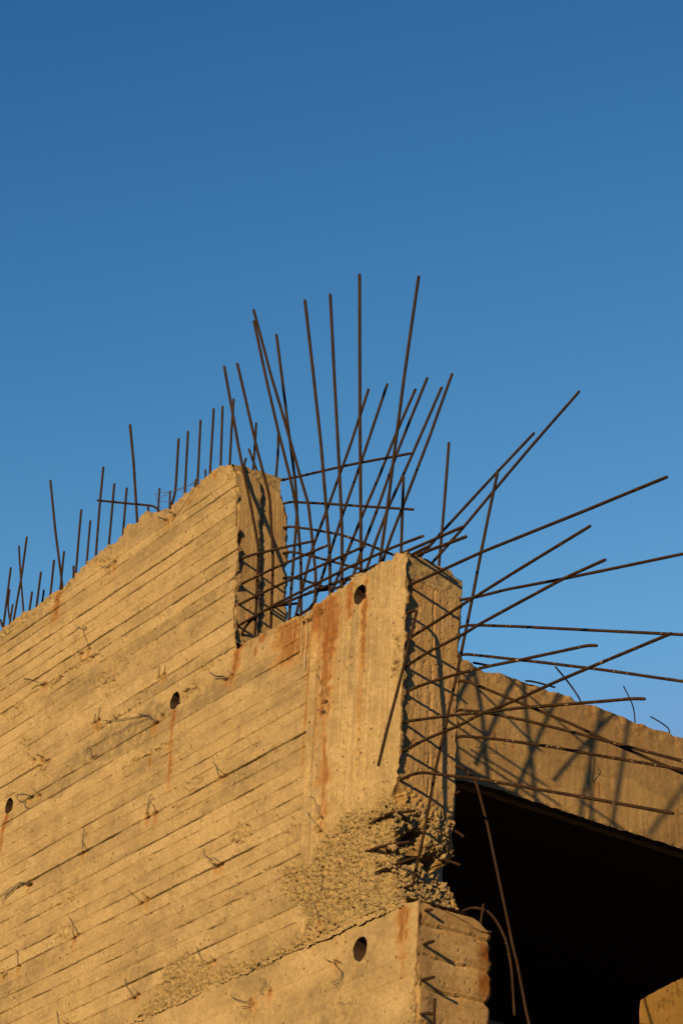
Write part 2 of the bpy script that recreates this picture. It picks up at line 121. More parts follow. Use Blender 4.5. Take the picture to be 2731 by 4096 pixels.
TIES = [
    [1.9,'tie wire twisted into a small ring on the upper wall face',[[[-3.1727,0.0,0.6041],[-3.209,-0.007,0.6756],[-3.2533,-0.007,0.7405],[-3.2186,-0.007,0.7333],[-3.2071,-0.007,0.7421],[-3.236,-0.007,0.7592],[-3.256,-0.007,0.7563],[-3.2375,-0.007,0.735],[-3.259,-0.007,0.7524],[-3.3308,-0.007,0.7896]]]],
    [1.9,None,[[[-3.7131,0.0,0.5641],[-3.8285,-0.007,0.6267],[-3.9461,-0.007,0.6761],[-3.9576,-0.007,0.684]],[[-3.6838,0.0,0.5623],[-3.7896,-0.007,0.5756],[-3.8246,-0.007,0.5753],[-3.8268,-0.007,0.566]]]],
    [1.9,None,[[[-3.2561,0.0,0.6054],[-3.3031,-0.007,0.6275]]]],
    [1.9,None,[[[-2.3319,0.0,0.1483],[-2.3247,-0.007,0.195]],[[-2.2795,0.0,0.1474],[-2.2558,-0.007,0.1837]]]],
    [1.9,None,[[[-1.612,0.0,-0.1039],[-1.6343,-0.007,-0.0833],[-1.6832,-0.007,-0.0695],[-1.7164,-0.007,-0.0557],[-1.7719,-0.007,-0.0173]],[[-1.6202,0.0,-0.1012],[-1.6654,-0.007,-0.0862],[-1.7176,-0.007,-0.0723]],[[-1.5581,0.0,-0.0981],[-1.5924,-0.007,-0.0663]]]],
    [1.9,None,[[[-3.0328,0.0,0.1111],[-3.0128,-0.007,0.1532]],[[-2.9867,-0.0,0.1153],[-2.9662,-0.007,0.176]]]],
    [1.9,'longest loose tie wires trailing from one tie',[[[-2.315,0.0,-0.1163],[-2.3484,-0.007,-0.0919],[-2.3875,-0.007,-0.0546],[-2.4581,-0.007,-0.0354],[-2.5136,-0.007,-0.0064]],[[-2.3238,0.0,-0.1135],[-2.3668,-0.007,-0.0814],[-2.4136,-0.007,-0.0498],[-2.5108,-0.007,-0.0258],[-2.7261,-0.007,0.0249],[-2.9293,-0.007,0.0808]],[[-2.3491,0.0,-0.1127],[-2.3852,-0.007,-0.0709],[-2.4535,-0.007,-0.0673],[-2.5757,-0.007,-0.0512],[-2.6796,-0.007,-0.0504],[-2.7761,-0.007,-0.0477]]]],
    [1.9,None,[[[-2.2596,0.0,-0.0941],[-2.2936,-0.007,-0.0639]]]],
    [1.9,None,[[[-3.0141,-0.0,-0.1116],[-3.029,-0.007,-0.076],[-3.0428,-0.007,-0.036],[-3.0694,-0.007,-0.0276],[-3.0699,-0.007,-0.068]],[[-3.0195,0.0,-0.1006],[-2.9485,-0.007,-0.1085]]]],
    [1.9,None,[[[-3.7277,0.0,0.1057],[-3.8189,-0.007,0.1673]],[[-3.6348,0.0,0.0897],[-3.6535,-0.007,0.1063],[-3.6945,-0.007,0.1209]]]],
    [1.9,'tie wire coiled into a loose loop beside the left pipe hole',[[[-3.7095,0.0,-0.1223],[-3.8097,-0.007,-0.0818],[-3.9016,-0.007,-0.0573],[-3.9054,-0.007,-0.0679],[-3.8741,-0.007,-0.0984],[-3.7886,-0.007,-0.1411],[-3.7344,-0.007,-0.1234]],[[-3.7391,-0.0,-0.1174],[-3.762,-0.007,-0.1297],[-3.7866,-0.007,-0.1513],[-3.7681,-0.007,-0.1779],[-3.7218,-0.007,-0.1895]],[[-3.6204,0.0,-0.1411],[-3.6452,-0.007,-0.1211],[-3.6908,-0.007,-0.0815]]]],
    [1.9,None,[[[-1.6146,0.0,-0.6411],[-1.6252,-0.007,-0.6241],[-1.6381,-0.007,-0.5814],[-1.6736,-0.007,-0.5446]],[[-1.5648,0.0,-0.645],[-1.5951,-0.007,-0.6178],[-1.6377,-0.007,-0.5841]]]],
    [1.9,None,[[[-2.3315,0.0,-0.6467],[-2.3397,-0.007,-0.6212],[-2.3246,-0.007,-0.5528],[-2.3107,-0.007,-0.5338],[-2.2904,-0.007,-0.5362]],[[-2.3425,0.0,-0.6275],[-2.313,-0.007,-0.5758],[-2.2903,-0.007,-0.5603],[-2.2562,-0.007,-0.5677]],[[-2.2526,0.0,-0.6431],[-2.2671,-0.007,-0.607],[-2.2991,-0.007,-0.5799]]]],
    [1.9,None,[[[-3.0357,0.0,-0.6451],[-3.0332,-0.007,-0.6064],[-3.0391,-0.007,-0.5499],[-3.0287,-0.007,-0.5272],[-3.0157,-0.007,-0.52]],[[-2.9913,0.0,-0.6456],[-3.0145,-0.007,-0.6117],[-3.0289,-0.007,-0.5894],[-3.0197,-0.007,-0.56],[-2.9864,-0.007,-0.5466]]]],
    [1.9,'bundle of tie wires bent down to the left at the photo edge',[[[-3.6259,0.0,-0.6628],[-3.6819,-0.007,-0.6456],[-3.742,-0.007,-0.6285],[-3.8459,-0.007,-0.6334],[-3.9785,-0.007,-0.6452]],[[-3.6343,0.0,-0.668],[-3.701,-0.007,-0.6442],[-3.741,-0.007,-0.6335],[-3.8511,-0.007,-0.6555],[-3.952,-0.007,-0.6805]],[[-3.6537,0.0,-0.6647],[-3.7406,-0.007,-0.6354],[-3.8228,-0.007,-0.6537],[-3.905,-0.007,-0.6741],[-3.9368,-0.007,-0.708]]]],
    [1.9,None,[[[-1.5884,0.0,-1.1215],[-1.6075,-0.007,-1.0954],[-1.6574,-0.007,-1.0623],[-1.7039,-0.007,-1.0351],[-1.7157,-0.007,-1.0149],[-1.7015,-0.007,-1.0045]],[[-1.5397,0.0,-1.1216],[-1.5687,-0.007,-1.1002],[-1.6103,-0.007,-1.072]],[[-1.6017,0.0,-1.112],[-1.6384,-0.007,-1.0927],[-1.6532,-0.007,-1.0718],[-1.618,-0.007,-1.0715]]]],
    [1.9,None,[[[-2.333,0.0,-1.1146],[-2.39,-0.007,-1.0709],[-2.4771,-0.007,-1.0113]],[[-2.2736,0.0,-1.1062],[-2.3283,-0.007,-1.0639]]]],
    [1.9,None,[[[-3.0484,-0.0,-1.1207],[-3.063,-0.007,-1.0848],[-3.0602,-0.007,-1.0499],[-3.1046,-0.007,-0.9983]],[[-3.0093,0.0,-1.1128],[-3.0222,-0.007,-1.0863],[-3.0502,-0.007,-1.0569]]]],
    [1.9,None,[[[-3.6771,0.0,-1.1263],[-3.6877,-0.007,-1.0997],[-3.6853,-0.007,-1.0547],[-3.722,-0.007,-1.0209]]]],
    [1.9,None,[[[-1.609,0.0,-1.6176],[-1.6539,-0.007,-1.5886],[-1.6793,-0.007,-1.5677],[-1.7173,-0.007,-1.5076]],[[-1.5567,0.0,-1.6143],[-1.5912,-0.007,-1.5813]]]],
    [1.9,None,[[[-2.3405,0.0,-1.6179],[-2.3716,-0.007,-1.5784],[-2.4096,-0.007,-1.5442],[-2.4299,-0.007,-1.4972]],[[-2.293,0.0,-1.6098],[-2.3313,-0.007,-1.5754]]]],
    [1.9,None,[[[-3.1255,0.0,-1.5949],[-3.1332,-0.007,-1.5686],[-3.1566,-0.007,-1.5067]],[[-3.0385,0.0,-1.6016],[-3.0772,-0.007,-1.5769]]]],
    [1.9,None,[[[-3.861,-0.0,-1.1493],[-3.7911,-0.007,-1.1475],[-3.8348,-0.007,-1.1187]]]],
    [1.9,None,[[[-1.1881,0.0,-1.8969],[-1.1815,-0.007,-1.9139],[-1.2414,-0.007,-1.8979],[-1.3027,-0.007,-1.8737],[-1.3374,-0.007,-1.8563],[-1.3548,-0.007,-1.8416]],[[-1.1532,0.0,-1.9226],[-1.1858,-0.007,-1.934],[-1.2517,-0.007,-1.9222]]]],
    [1.9,None,[[[-1.0722,0.0,-1.9031],[-1.0809,-0.007,-1.8955],[-1.0824,-0.007,-1.8811],[-1.0512,-0.007,-1.8745],[-1.0423,-0.007,-1.8626],[-1.0597,-0.007,-1.8291]],[[-1.022,0.0,-1.8974],[-0.9963,-0.007,-1.891],[-1.0066,-0.007,-1.8767]]]],
    [1.9,'tie wire curled like a hook beside the lowest pipe hole',[[[-0.4526,0.0,-1.8818],[-0.4588,-0.007,-1.8933],[-0.439,-0.007,-1.9185],[-0.3927,-0.007,-1.95],[-0.3813,-0.007,-1.975],[-0.4036,-0.007,-1.9912],[-0.4601,-0.007,-1.9952]],[[-0.4582,0.0,-1.8852],[-0.4519,-0.007,-1.9052],[-0.4266,-0.007,-1.9249],[-0.3826,-0.007,-1.9592],[-0.3778,-0.007,-1.9907],[-0.4023,-0.007,-2.0083],[-0.4219,-0.007,-2.0285]],[[-0.4879,-0.0,-1.8867],[-0.523,-0.007,-1.8687]],[[-0.4523,0.0,-1.8846],[-0.398,-0.007,-1.913]]]],
    [1.9,None,[[[-0.6199,0.0,-1.5649],[-0.6074,-0.007,-1.5278],[-0.5791,-0.007,-1.4863],[-0.5834,-0.007,-1.464],[-0.5955,-0.007,-1.4361]]]],
    [1.9,None,[[[-0.6115,0.0,-1.6632],[-0.6138,-0.007,-1.6238],[-0.6419,-0.007,-1.5816],[-0.6469,-0.007,-1.5663],[-0.6384,-0.007,-1.551]]]],
    [1.9,None,[[[-0.6259,0.0,-1.1507],[-0.6448,-0.007,-1.1265],[-0.6674,-0.007,-1.0814],[-0.6851,-0.007,-1.0441],[-0.7034,-0.007,-1.0244],[-0.7268,-0.007,-1.0123]],[[-0.6379,0.0,-1.1396],[-0.6414,-0.007,-1.1019],[-0.6407,-0.007,-1.0841],[-0.6544,-0.007,-1.0788]],[[-0.6296,0.0,-1.2121],[-0.6454,-0.007,-1.1838],[-0.6933,-0.007,-1.1412],[-0.7232,-0.007,-1.1165],[-0.7426,-0.007,-1.0865]],[[-0.656,0.0,-1.1854],[-0.6632,-0.007,-1.1691]]]],
    [1.9,None,[[[-0.646,0.0,-0.5485],[-0.6573,-0.007,-0.5108],[-0.6821,-0.007,-0.4425],[-0.7259,-0.007,-0.3765]],[[-0.6436,0.0,-0.5471],[-0.6249,-0.007,-0.5215],[-0.6329,-0.007,-0.4852]]]],
    [1.9,None,[[[-0.657,0.0,-0.5971],[-0.7158,-0.007,-0.568]],[[-0.6595,0.0,-0.5978],[-0.6702,-0.007,-0.6126]]]],
    [1.9,'pale bare wires hanging down under the broken step',[[[-0.8629,0.0,-0.0417],[-0.8421,-0.006,-0.0973],[-0.8377,-0.006,-0.1761],[-0.8476,-0.006,-0.2112],[-0.8417,-0.006,-0.3205]],[[-0.9028,0.0,-0.0354],[-0.8925,-0.006,-0.1184],[-0.8786,-0.006,-0.1851],[-0.8887,-0.006,-0.2317],[-0.9011,-0.006,-0.239]]]],
    [1.9,None,[[[-2.954,0.0,1.0672],[-2.9773,-0.007,1.0619],[-3.0129,-0.007,1.0553],[-3.1103,-0.007,1.0886]],[[-3.0163,0.0,1.0566],[-3.058,-0.007,1.0501]]]],
    [1.9,None,[[[-2.2953,0.0,1.1008],[-2.3304,-0.007,1.13],[-2.3774,-0.007,1.1582],[-2.3835,-0.007,1.139]],[[-2.3913,0.0,1.109],[-2.4159,-0.007,1.1223],[-2.4729,-0.007,1.1563]]]],
    [1.5,'thin loop of tie wire hanging over the wall top between the short bars',[[[-2.0637,0.0,1.2163],[-2.199,-0.02,1.2107],[-2.3419,-0.02,1.2501],[-2.4522,-0.02,1.2921],[-2.4916,-0.02,1.2979],[-2.4931,-0.02,1.2837],[-2.4619,-0.02,1.2367],[-2.4096,-0.02,1.1747]],[[-2.0624,0.0,1.2061],[-2.3057,-0.02,1.2387],[-2.429,-0.02,1.2513]],[[-2.3425,0.0,1.1957],[-2.4344,-0.02,1.2278]],[[-2.0542,0.0,1.2076],[-2.0636,-0.02,1.1469],[-2.1981,-0.02,1.0741],[-2.2633,-0.02,1.051],[-2.2779,-0.02,1.0324]]]],
]
BTIES = [
    [1.5,None,[[[-1.4,1.416,-0.1841],[-1.388,1.4253,-0.1703],[-1.388,1.4366,-0.1389]]]],
    [1.5,None,[[[-1.4,1.5027,-0.1849],[-1.388,1.5196,-0.1878],[-1.388,1.5355,-0.1686],[-1.388,1.5285,-0.1347],[-1.388,1.525,-0.1178]],[[-1.4,1.5366,-0.111],[-1.388,1.5173,-0.0974],[-1.388,1.5215,-0.0605]]]],
    [1.5,None,[[[-1.4,2.1913,-0.1868],[-1.388,2.1867,-0.0965],[-1.388,2.1927,-0.0358]],[[-1.4,2.1966,-0.19],[-1.388,2.2083,-0.1364],[-1.388,2.2348,-0.1024],[-1.388,2.2081,-0.0956]]]],
    [1.5,None,[[[-1.4,2.128,-0.245],[-1.388,2.1558,-0.2353],[-1.388,2.1397,-0.2168]]]],
    [1.5,None,[[[-1.4,2.7927,-0.2245],[-1.388,2.8139,-0.2046]]]],
]
LOWER = [
    [-1.5156,0.0418],
    [-1.354,0.0447],
    [-1.2781,0.0337],
    [-1.1302,0.0309],
    [-1.0355,0.0219],
    [-0.9207,0.0055],
    [-0.8596,0.008],
    [-0.7796,0.0204],
    [-0.6592,0.0203],
    [-0.5417,0.0375],
    [-0.4829,0.0399],
    [-0.3276,0.0408],
    [-0.4795,0.047],
    [-0.3526,0.04],
    [-0.2083,0.0324],
    [-0.0945,0.025],
    [-0.0427,0.0213],
    [0.0051,-0.0008],
]
UPPER = [
    [-4.3642,1.1372],
    [-4.2824,1.1399],
    [-4.0607,1.1498],
    [-3.8985,1.1383],
    [-3.7797,1.1366],
    [-3.6741,1.1475],
    [-3.6235,1.1362],
    [-3.5654,1.1354],
    [-3.4362,1.1643],
    [-3.3083,1.1929],
    [-3.2334,1.1953],
    [-3.1612,1.2105],
    [-3.0297,1.1989],
    [-2.8929,1.2019],
    [-2.8857,1.2492],
    [-2.8484,1.2669],
    [-2.7523,1.2276],
    [-2.724,1.2186],
    [-2.6841,1.2509],
    [-2.6506,1.2656],
    [-2.6027,1.2419],
    [-2.5674,1.1805],
    [-2.5543,1.212],
    [-2.4735,1.2001],
    [-2.3643,1.165],
    [-2.297,1.1777],
    [-2.196,1.1914],
    [-2.094,1.1896],
    [-2.0119,1.2052],
    [-1.9447,1.2022],
    [-1.8959,1.2115],
    [-1.8212,1.208],
    [-1.7274,1.1765],
    [-1.6254,1.1348],
]
REDGE = [
    [1.1577,-1.697],
    [1.0641,-1.6637],
    [0.962,-1.6409],
    [0.8517,-1.6285],
    [0.7536,-1.6119],
    [0.6494,-1.5946],
    [0.5525,-1.5949],
    [0.4695,-1.5966],
    [0.4026,-1.5802],
    [0.3362,-1.5816],
    [0.2868,-1.5981],
    [0.2279,-1.5803],
    [0.1624,-1.5773],
    [0.0887,-1.5427],
    [0.0464,-1.5107],
]
CEDGE = [
    [-0.0008,0.0051],
    [-0.0653,0.0135],
    [-0.1791,0.0156],
    [-0.2503,0.029],
    [-0.3198,0.0147],
    [-0.4588,0.018],
    [-0.5945,0.0182],
    [-0.7252,0.0143],
    [-0.8718,0.0115],
    [-1.0174,0.0187],
    [-1.1269,-0.0003],
    [-1.1554,-0.0295],
    [-1.1936,-0.1097],
    [-1.3012,-0.1234],
    [-1.3424,-0.1518],
    [-1.4272,-0.1564],
    [-1.547,-0.0764],
    [-1.6282,0.0],
    [-1.7264,0.0765],
]
BEAMTOP = [
    [1.3097,0.3063],
    [1.3819,0.2945],
    [1.465,0.2718],
    [1.5683,0.2864],
    [1.7148,0.276],
    [1.8199,0.2816],
    [1.8834,0.2758],
    [2.043,0.282],
    [2.0968,0.2595],
    [2.2043,0.2697],
    [2.3671,0.2573],
    [2.4764,0.2443],
    [2.5533,0.2459],
    [2.697,0.2415],
    [2.8285,0.243],
]
BEAMBOT = [
    [1.3011,-0.3923],
    [1.4317,-0.3814],
    [1.5535,-0.3774],
    [1.6867,-0.3884],
    [1.8728,-0.3912],
    [2.0609,-0.3984],
    [2.2724,-0.4051],
    [2.5188,-0.4086],
    [2.8215,-0.4178],
]
JOINTS = [
    [1.0725,0.5],
    [1.0139,0.9],
    [0.9426,0.4],
    [0.8604,0.8],
    [0.7771,0.6],
    [0.7038,0.6],
    [0.6277,1],
    [0.5441,0.6],
    [0.4641,0.5],
    [0.3923,0.6],
    [0.3162,0.25],
    [0.2205,0.6],
    [0.1224,0.45],
    [0.0508,0.8],
    [-0.0371,0.4],
    [-0.1199,0.6],
    [-0.1963,0.5],
    [-0.2767,0.5],
    [-0.3464,0.3],
    [-0.4216,0.5],
    [-0.4978,0.5],
    [-0.5649,0.3],
    [-0.6505,1],
    [-0.7241,0.3],
    [-0.8102,0.5],
    [-0.8815,0.4],
    [-0.9694,0.6],
    [-1.0455,0.5],
    [-1.124,0.9],
    [-1.2035,0.3],
    [-1.2769,0.7],
    [-1.3596,0.6],
    [-1.4418,0.35],
    [-1.5343,0.9],
    [-1.6182,0.4],
]
HONEY = [
    [[0.0567,-1.2325],[-0.1532,-1.2121],[-0.2834,-1.2091],[-0.4425,-1.1697],[-0.546,-1.2466],[-0.675,-1.3242],[-0.8118,-1.3292],[-0.9283,-1.3008],[-1.0028,-1.3237],[-0.9623,-1.4102],[-0.8627,-1.4583],[-0.7389,-1.5828],[-0.7022,-1.6483],[-0.7653,-1.702],[-0.839,-1.7114],[-0.9663,-1.6936],[-1.1175,-1.7127],[-1.275,-1.6954],[-1.5421,-1.6807],[-1.6782,-1.677],[-1.8131,-1.8667],[-1.5916,-1.8214],[-1.4198,-1.7661],[-1.3596,-1.7606],[-1.0104,-1.7601],[-0.7364,-1.7475],[-0.5775,-1.7494],[-0.3986,-1.7364],[-0.2462,-1.728],[-0.0474,-1.766],[0.066,-1.7689],[0.2448,-1.7793],[0.2181,-1.2804]],
    [[-2.0142,-1.5252],[-1.9053,-1.5188],[-1.7325,-1.5408],[-1.6325,-1.6103],[-1.5664,-1.6587],[-1.5296,-1.7159],[-1.6763,-1.7453],[-1.9036,-1.765],[-2.2185,-1.7665],[-2.332,-1.7614],[-2.2272,-1.7066],[-2.077,-1.6425]],
    [[-1.2073,-1.738],[-1.3395,-1.6979],[-1.5286,-1.7241],[-1.5554,-1.7498],[-1.4521,-1.7424],[-1.2055,-1.7542]],
]
ROUGH = [
    [-3.254,0.536,0.17,0.025,0.8],
    [-2.909,0.323,0.16,0.09,0.45],
    [-3.571,0.525,0.12,0.02,0.7],
    [-3.596,0.034,0.1,0.045,0.7],
    [-2.938,0.057,0.12,0.03,0.7],
    [-2.657,0.06,0.22,0.015,0.7],
    [-2.521,-0.268,0.16,0.02,0.6],
    [-2.268,-0.275,0.07,0.02,0.9],
    [-2.0,-0.684,0.1,0.02,0.9],
    [-1.883,-0.596,0.09,0.03,0.5],
    [-4.059,0.526,0.14,0.02,0.6],
    [-3.87,0.266,0.12,0.03,0.5],
    [-2.001,-0.053,0.15,0.06,0.5],
    [-1.77,0.032,0.14,0.03,0.5],
    [-3.159,-0.861,0.15,0.03,0.4],
    [-1.386,-1.018,0.12,0.05,0.45],
    [-3.177,-1.063,0.1,0.06,0.4],
    [-3.865,-1.128,0.06,0.03,0.8],
    [-0.05,-0.569,0.035,0.07,0.9],
    [-0.042,-0.509,0.02,0.12,0.6],
    [-0.728,-0.327,0.05,0.05,0.6],
    [-0.894,-1.126,0.05,0.05,0.5],
    [-1.377,-1.01,0.12,0.05,0.5],
    [-0.392,-2.126,0.12,0.04,0.6],
    [-1.237,-1.966,0.12,0.04,0.5],
    [0.183,-2.127,0.02,0.12,0.8],
    [0.179,-2.241,0.025,0.1,0.7],
    [-1.72,1.111,0.05,0.05,0.5],
    [-1.451,0.231,0.03,0.06,0.6],
    [-0.774,-0.041,0.12,0.02,0.9],
    [-1.022,-0.004,0.14,0.015,0.9],
    [-3.112,1.134,0.12,0.04,0.4],
    [-4.051,1.1,0.5,0.03,0.45],
]
HOLES = [
    [-0.262,-1.88,0.056,0.3,1],
    [-2.134,-0.057,0.048,0.3,1],
    [-3.995,-0.098,0.046,0.3,1],
    [-0.386,-0.077,0.05,0.3,1],
]
RUST = [
    [-2.134,-0.105,-2.154,-0.382,0.03,0.95],
    [-2.143,-0.34,-2.148,-0.605,0.03,0.45],
    [-4.015,-0.136,-4.055,-0.284,0.03,0.95],
    [-4.045,-0.239,-4.051,-0.401,0.03,0.6],
    [-2.354,-0.279,-2.357,-0.373,0.014,0.9],
    [-1.508,0.05,-1.532,-0.141,0.045,1.0],
    [-1.388,0.036,-1.391,0.002,0.035,0.9],
    [-1.271,0.035,-1.285,-0.027,0.035,0.95],
    [-1.333,-0.026,-1.34,-0.087,0.02,0.8],
    [-1.606,-0.132,-1.617,-0.161,0.02,0.6],
    [-1.049,-0.023,-1.052,-0.271,0.14,0.65],
    [-0.896,-0.038,-0.926,-0.283,0.12,0.5],
    [-0.737,0.006,-0.756,-0.226,0.06,0.9],
    [-0.658,-0.014,-0.645,-0.408,0.085,1.0],
    [-0.655,-0.261,-0.64,-0.693,0.075,0.9],
    [-0.65,-0.504,-0.603,-1.285,0.06,0.7],
    [-0.462,-0.1,-0.467,-0.197,0.025,1.0],
    [-0.598,-0.043,-0.581,-0.264,0.05,0.5],
    [-0.336,-0.123,-0.339,-0.422,0.02,0.7],
    [-0.348,-0.382,-0.336,-1.042,0.035,0.35],
    [-0.816,-0.274,-0.838,-0.964,0.022,0.45],
    [-0.718,-0.292,-0.711,-0.892,0.04,0.3],
    [-0.062,0.004,-0.096,-0.083,0.02,0.35],
    [-0.548,-0.096,-0.637,-0.343,0.03,0.5],
    [-0.481,0.018,-0.461,-0.132,0.03,0.95],
    [-0.657,-0.0,-0.725,-0.11,0.1,0.6],
    [-0.701,0.011,-0.696,-0.298,0.07,1.0],
    [-0.635,-0.008,-0.608,-0.444,0.09,1.0],
    [-1.068,0.012,-1.089,-0.138,0.12,0.6],
    [-0.977,-0.01,-0.983,-0.277,0.16,0.65],
    [-0.472,0.02,-0.466,-0.181,0.035,1.0],
    [-0.335,-0.107,-0.333,-0.536,0.03,0.75],
    [-0.33,0.023,-0.334,-0.056,0.03,0.9],
    [-0.768,-0.012,-0.769,-0.197,0.06,0.7],
    [0.066,-1.769,0.09,-1.977,0.05,1.0],
    [0.112,-1.791,0.095,-1.879,0.06,0.8],
    [0.089,-1.97,0.099,-2.13,0.035,0.5],
    [0.207,-1.895,0.205,-1.96,0.015,0.7],
    [-3.631,1.124,-3.64,0.903,0.06,0.75],
    [-2.356,1.103,-2.361,1.017,0.06,0.5],
    [-2.138,1.134,-2.165,1.087,0.03,0.5],
    [-1.877,1.194,-1.871,1.144,0.04,0.6],
    [-1.686,0.507,-1.693,0.482,0.015,0.6],
    [-1.588,-0.642,-1.608,-0.671,0.02,0.6],
    [-3.037,-0.64,-3.06,-0.656,0.025,0.6],
    [-1.593,-1.119,-1.598,-1.142,0.025,0.7],
    [-2.338,-1.113,-2.361,-1.129,0.03,0.6],
    [-1.6,-1.626,-1.629,-1.635,0.03,0.8],
    [-2.337,-1.619,-2.368,-1.632,0.03,0.7],
    [-3.043,-1.119,-3.095,-1.129,0.03,0.4],
    [-0.626,-1.153,-0.626,-1.258,0.022,0.7],
    [-0.623,-1.203,-0.637,-1.264,0.03,0.6],
    [-3.173,0.606,-3.23,0.508,0.025,0.4],
]
GREY = [
    [-2.703,-0.092,0.85,0.11,0.9],
    [-3.337,-0.159,0.6,0.09,0.8],
    [-1.813,-0.142,0.5,0.07,0.8],
    [-2.365,-0.181,0.35,0.06,0.6],
    [-2.261,0.282,0.7,0.05,0.35],
    [-3.063,-0.054,0.3,0.06,0.7],
    [-3.217,0.426,0.2,0.05,0.4],
    [-1.322,-0.196,0.14,0.07,0.8],
    [-1.305,-1.421,1.0,0.08,0.3],
    [-2.317,-1.535,0.12,0.12,0.6],
    [-2.311,1.027,0.6,0.05,0.5],
    [-2.651,1.208,0.35,0.06,0.5],
    [-0.751,-0.658,0.03,0.35,0.7],
    [-0.764,-1.163,0.05,0.2,0.5],
    [-0.432,-0.405,0.04,0.18,0.6],
    [-0.404,-0.223,0.03,0.1,0.7],
    [-4.06,1.144,0.8,0.04,0.6],
    [-3.115,1.156,0.3,0.035,0.4],
    [-2.61,1.173,0.18,0.1,0.35],
    [-0.86,-2.018,0.8,0.08,0.35],
    [-1.024,0.017,0.25,0.03,0.8],
    [-0.785,-0.016,0.18,0.04,0.8],
]
CAM_LOC = [10.50299, -6.98874, -6.06998]
CAM_AXES = [[0.550634, 0.833638, 0.043013], [0.350556, -0.277699, 0.894424], [0.75757, -0.477422, -0.445147]]

T = 0.31                 # wall thickness
JOINT = -1.765           # cold joint between wall and base course
GROUND = -7.67
BEAM_X = -1.40
AZ, EL = math.radians(28), math.radians(13)

C = bpy.data.collections.new('site'); bpy.context.scene.collection.children.link(C)

# ------------------------------------------------------------------ noise
def _h(ix, iy, seed):
    a = (ix.astype(np.int64)*374761393 + iy.astype(np.int64)*668265263 + seed*974711) & 0xffffffff
    a = ((a ^ (a >> 13))*1274126177) & 0xffffffff
    a = a ^ (a >> 16)
    return (a & 0xffffff)/float(0xffffff)
def vn(x, y, seed=0):
    x = np.asarray(x, float); y = np.asarray(y, float); x, y = np.broadcast_arrays(x, y)
    ix = np.floor(x); iy = np.floor(y); fx = x-ix; fy = y-iy
    fx = fx*fx*(3-2*fx); fy = fy*fy*(3-2*fy)
    a = _h(ix, iy, seed); b = _h(ix+1, iy, seed); c = _h(ix, iy+1, seed); d = _h(ix+1, iy+1, seed)
    return (a+(b-a)*fx+(c-a)*fy+(a-b-c+d)*fx*fy)*2-1
def fbm(x, y, seed=0, o=4):
    s = 0; a = 1; t = 0
    for k in range(o):
        s = s+a*vn(x*2**k+13.7*k, y*2**k-7.1*k, seed+k); t += a; a *= .5
    return s/t
def worley(x, y, seed=0):
    x, y = np.broadcast_arrays(np.asarray(x, float), np.asarray(y, float))
    ix = np.floor(x); iy = np.floor(y)
    f1 = np.full(x.shape, 9.); f2 = np.full(x.shape, 9.); cid = np.zeros(x.shape)
    for dx in (-1, 0, 1):
        for dy in (-1, 0, 1):
            cx = ix+dx; cy = iy+dy
            px = cx+_h(cx, cy, seed); py = cy+_h(cx, cy, seed+77)
            d = np.hypot(px-x, py-y); r = _h(cx, cy, seed+31)
            new = d < f1
            f2 = np.where(new, f1, np.minimum(f2, d)); cid = np.where(new, r, cid); f1 = np.where(new, d, f1)
    return f1, f2, cid
def sstep(a, b, x):
    t = np.clip((x-a)/(b-a), 0, 1); return t*t*(3-2*t)
def poly_sd(P, x, z):
    """signed distance to polygon, positive inside"""
    P = np.array(P); d = np.full(x.shape, 1e9); ins = np.zeros(x.shape, bool)
    for (ax, az), (bx, bz) in zip(P, np.roll(P, -1, 0)):
        ex, ez = bx-ax, bz-az
        t = np.clip(((x-ax)*ex+(z-az)*ez)/(ex*ex+ez*ez+1e-12), 0, 1)
        d = np.minimum(d, np.hypot(x-ax-t*ex, z-az-t*ez))
        c = ((az > z) != (bz > z)) & (x < (bx-ax)*(z-az)/(bz-az+1e-12)+ax)
        ins ^= c
    return np.where(ins, d, -d)

# ------------------------------------------------------------------ mesh helpers
def mesh_obj(name, verts, faces, mat, parent=None, smooth=True, attrs=None, sharp=None):
    me = bpy.data.meshes.new(name)
    verts = np.asarray(verts, np.float32); faces = np.asarray(faces, np.int32)
    k = faces.shape[1]
    me.vertices.add(len(verts)); me.vertices.foreach_set('co', verts.ravel())
    me.loops.add(faces.size); me.loops.foreach_set('vertex_index', faces.ravel())
    me.polygons.add(len(faces)); me.polygons.foreach_set('loop_start', np.arange(0, faces.size, k, dtype=np.int32))
    me.update(calc_edges=True)
    me.polygons.foreach_set('use_smooth', np.full(len(faces), bool(smooth)))
    for n, v in (attrs or {}).items():
        a = me.attributes.new(n, 'FLOAT', 'POINT'); a.data.foreach_set('value', np.asarray(v, np.float32))
    me.materials.append(mat); me.validate(); me.update()
    o = bpy.data.objects.new(name, me); C.objects.link(o)
    if parent:
        o.parent = parent; o.location = -Vector(parent.location)
    return o
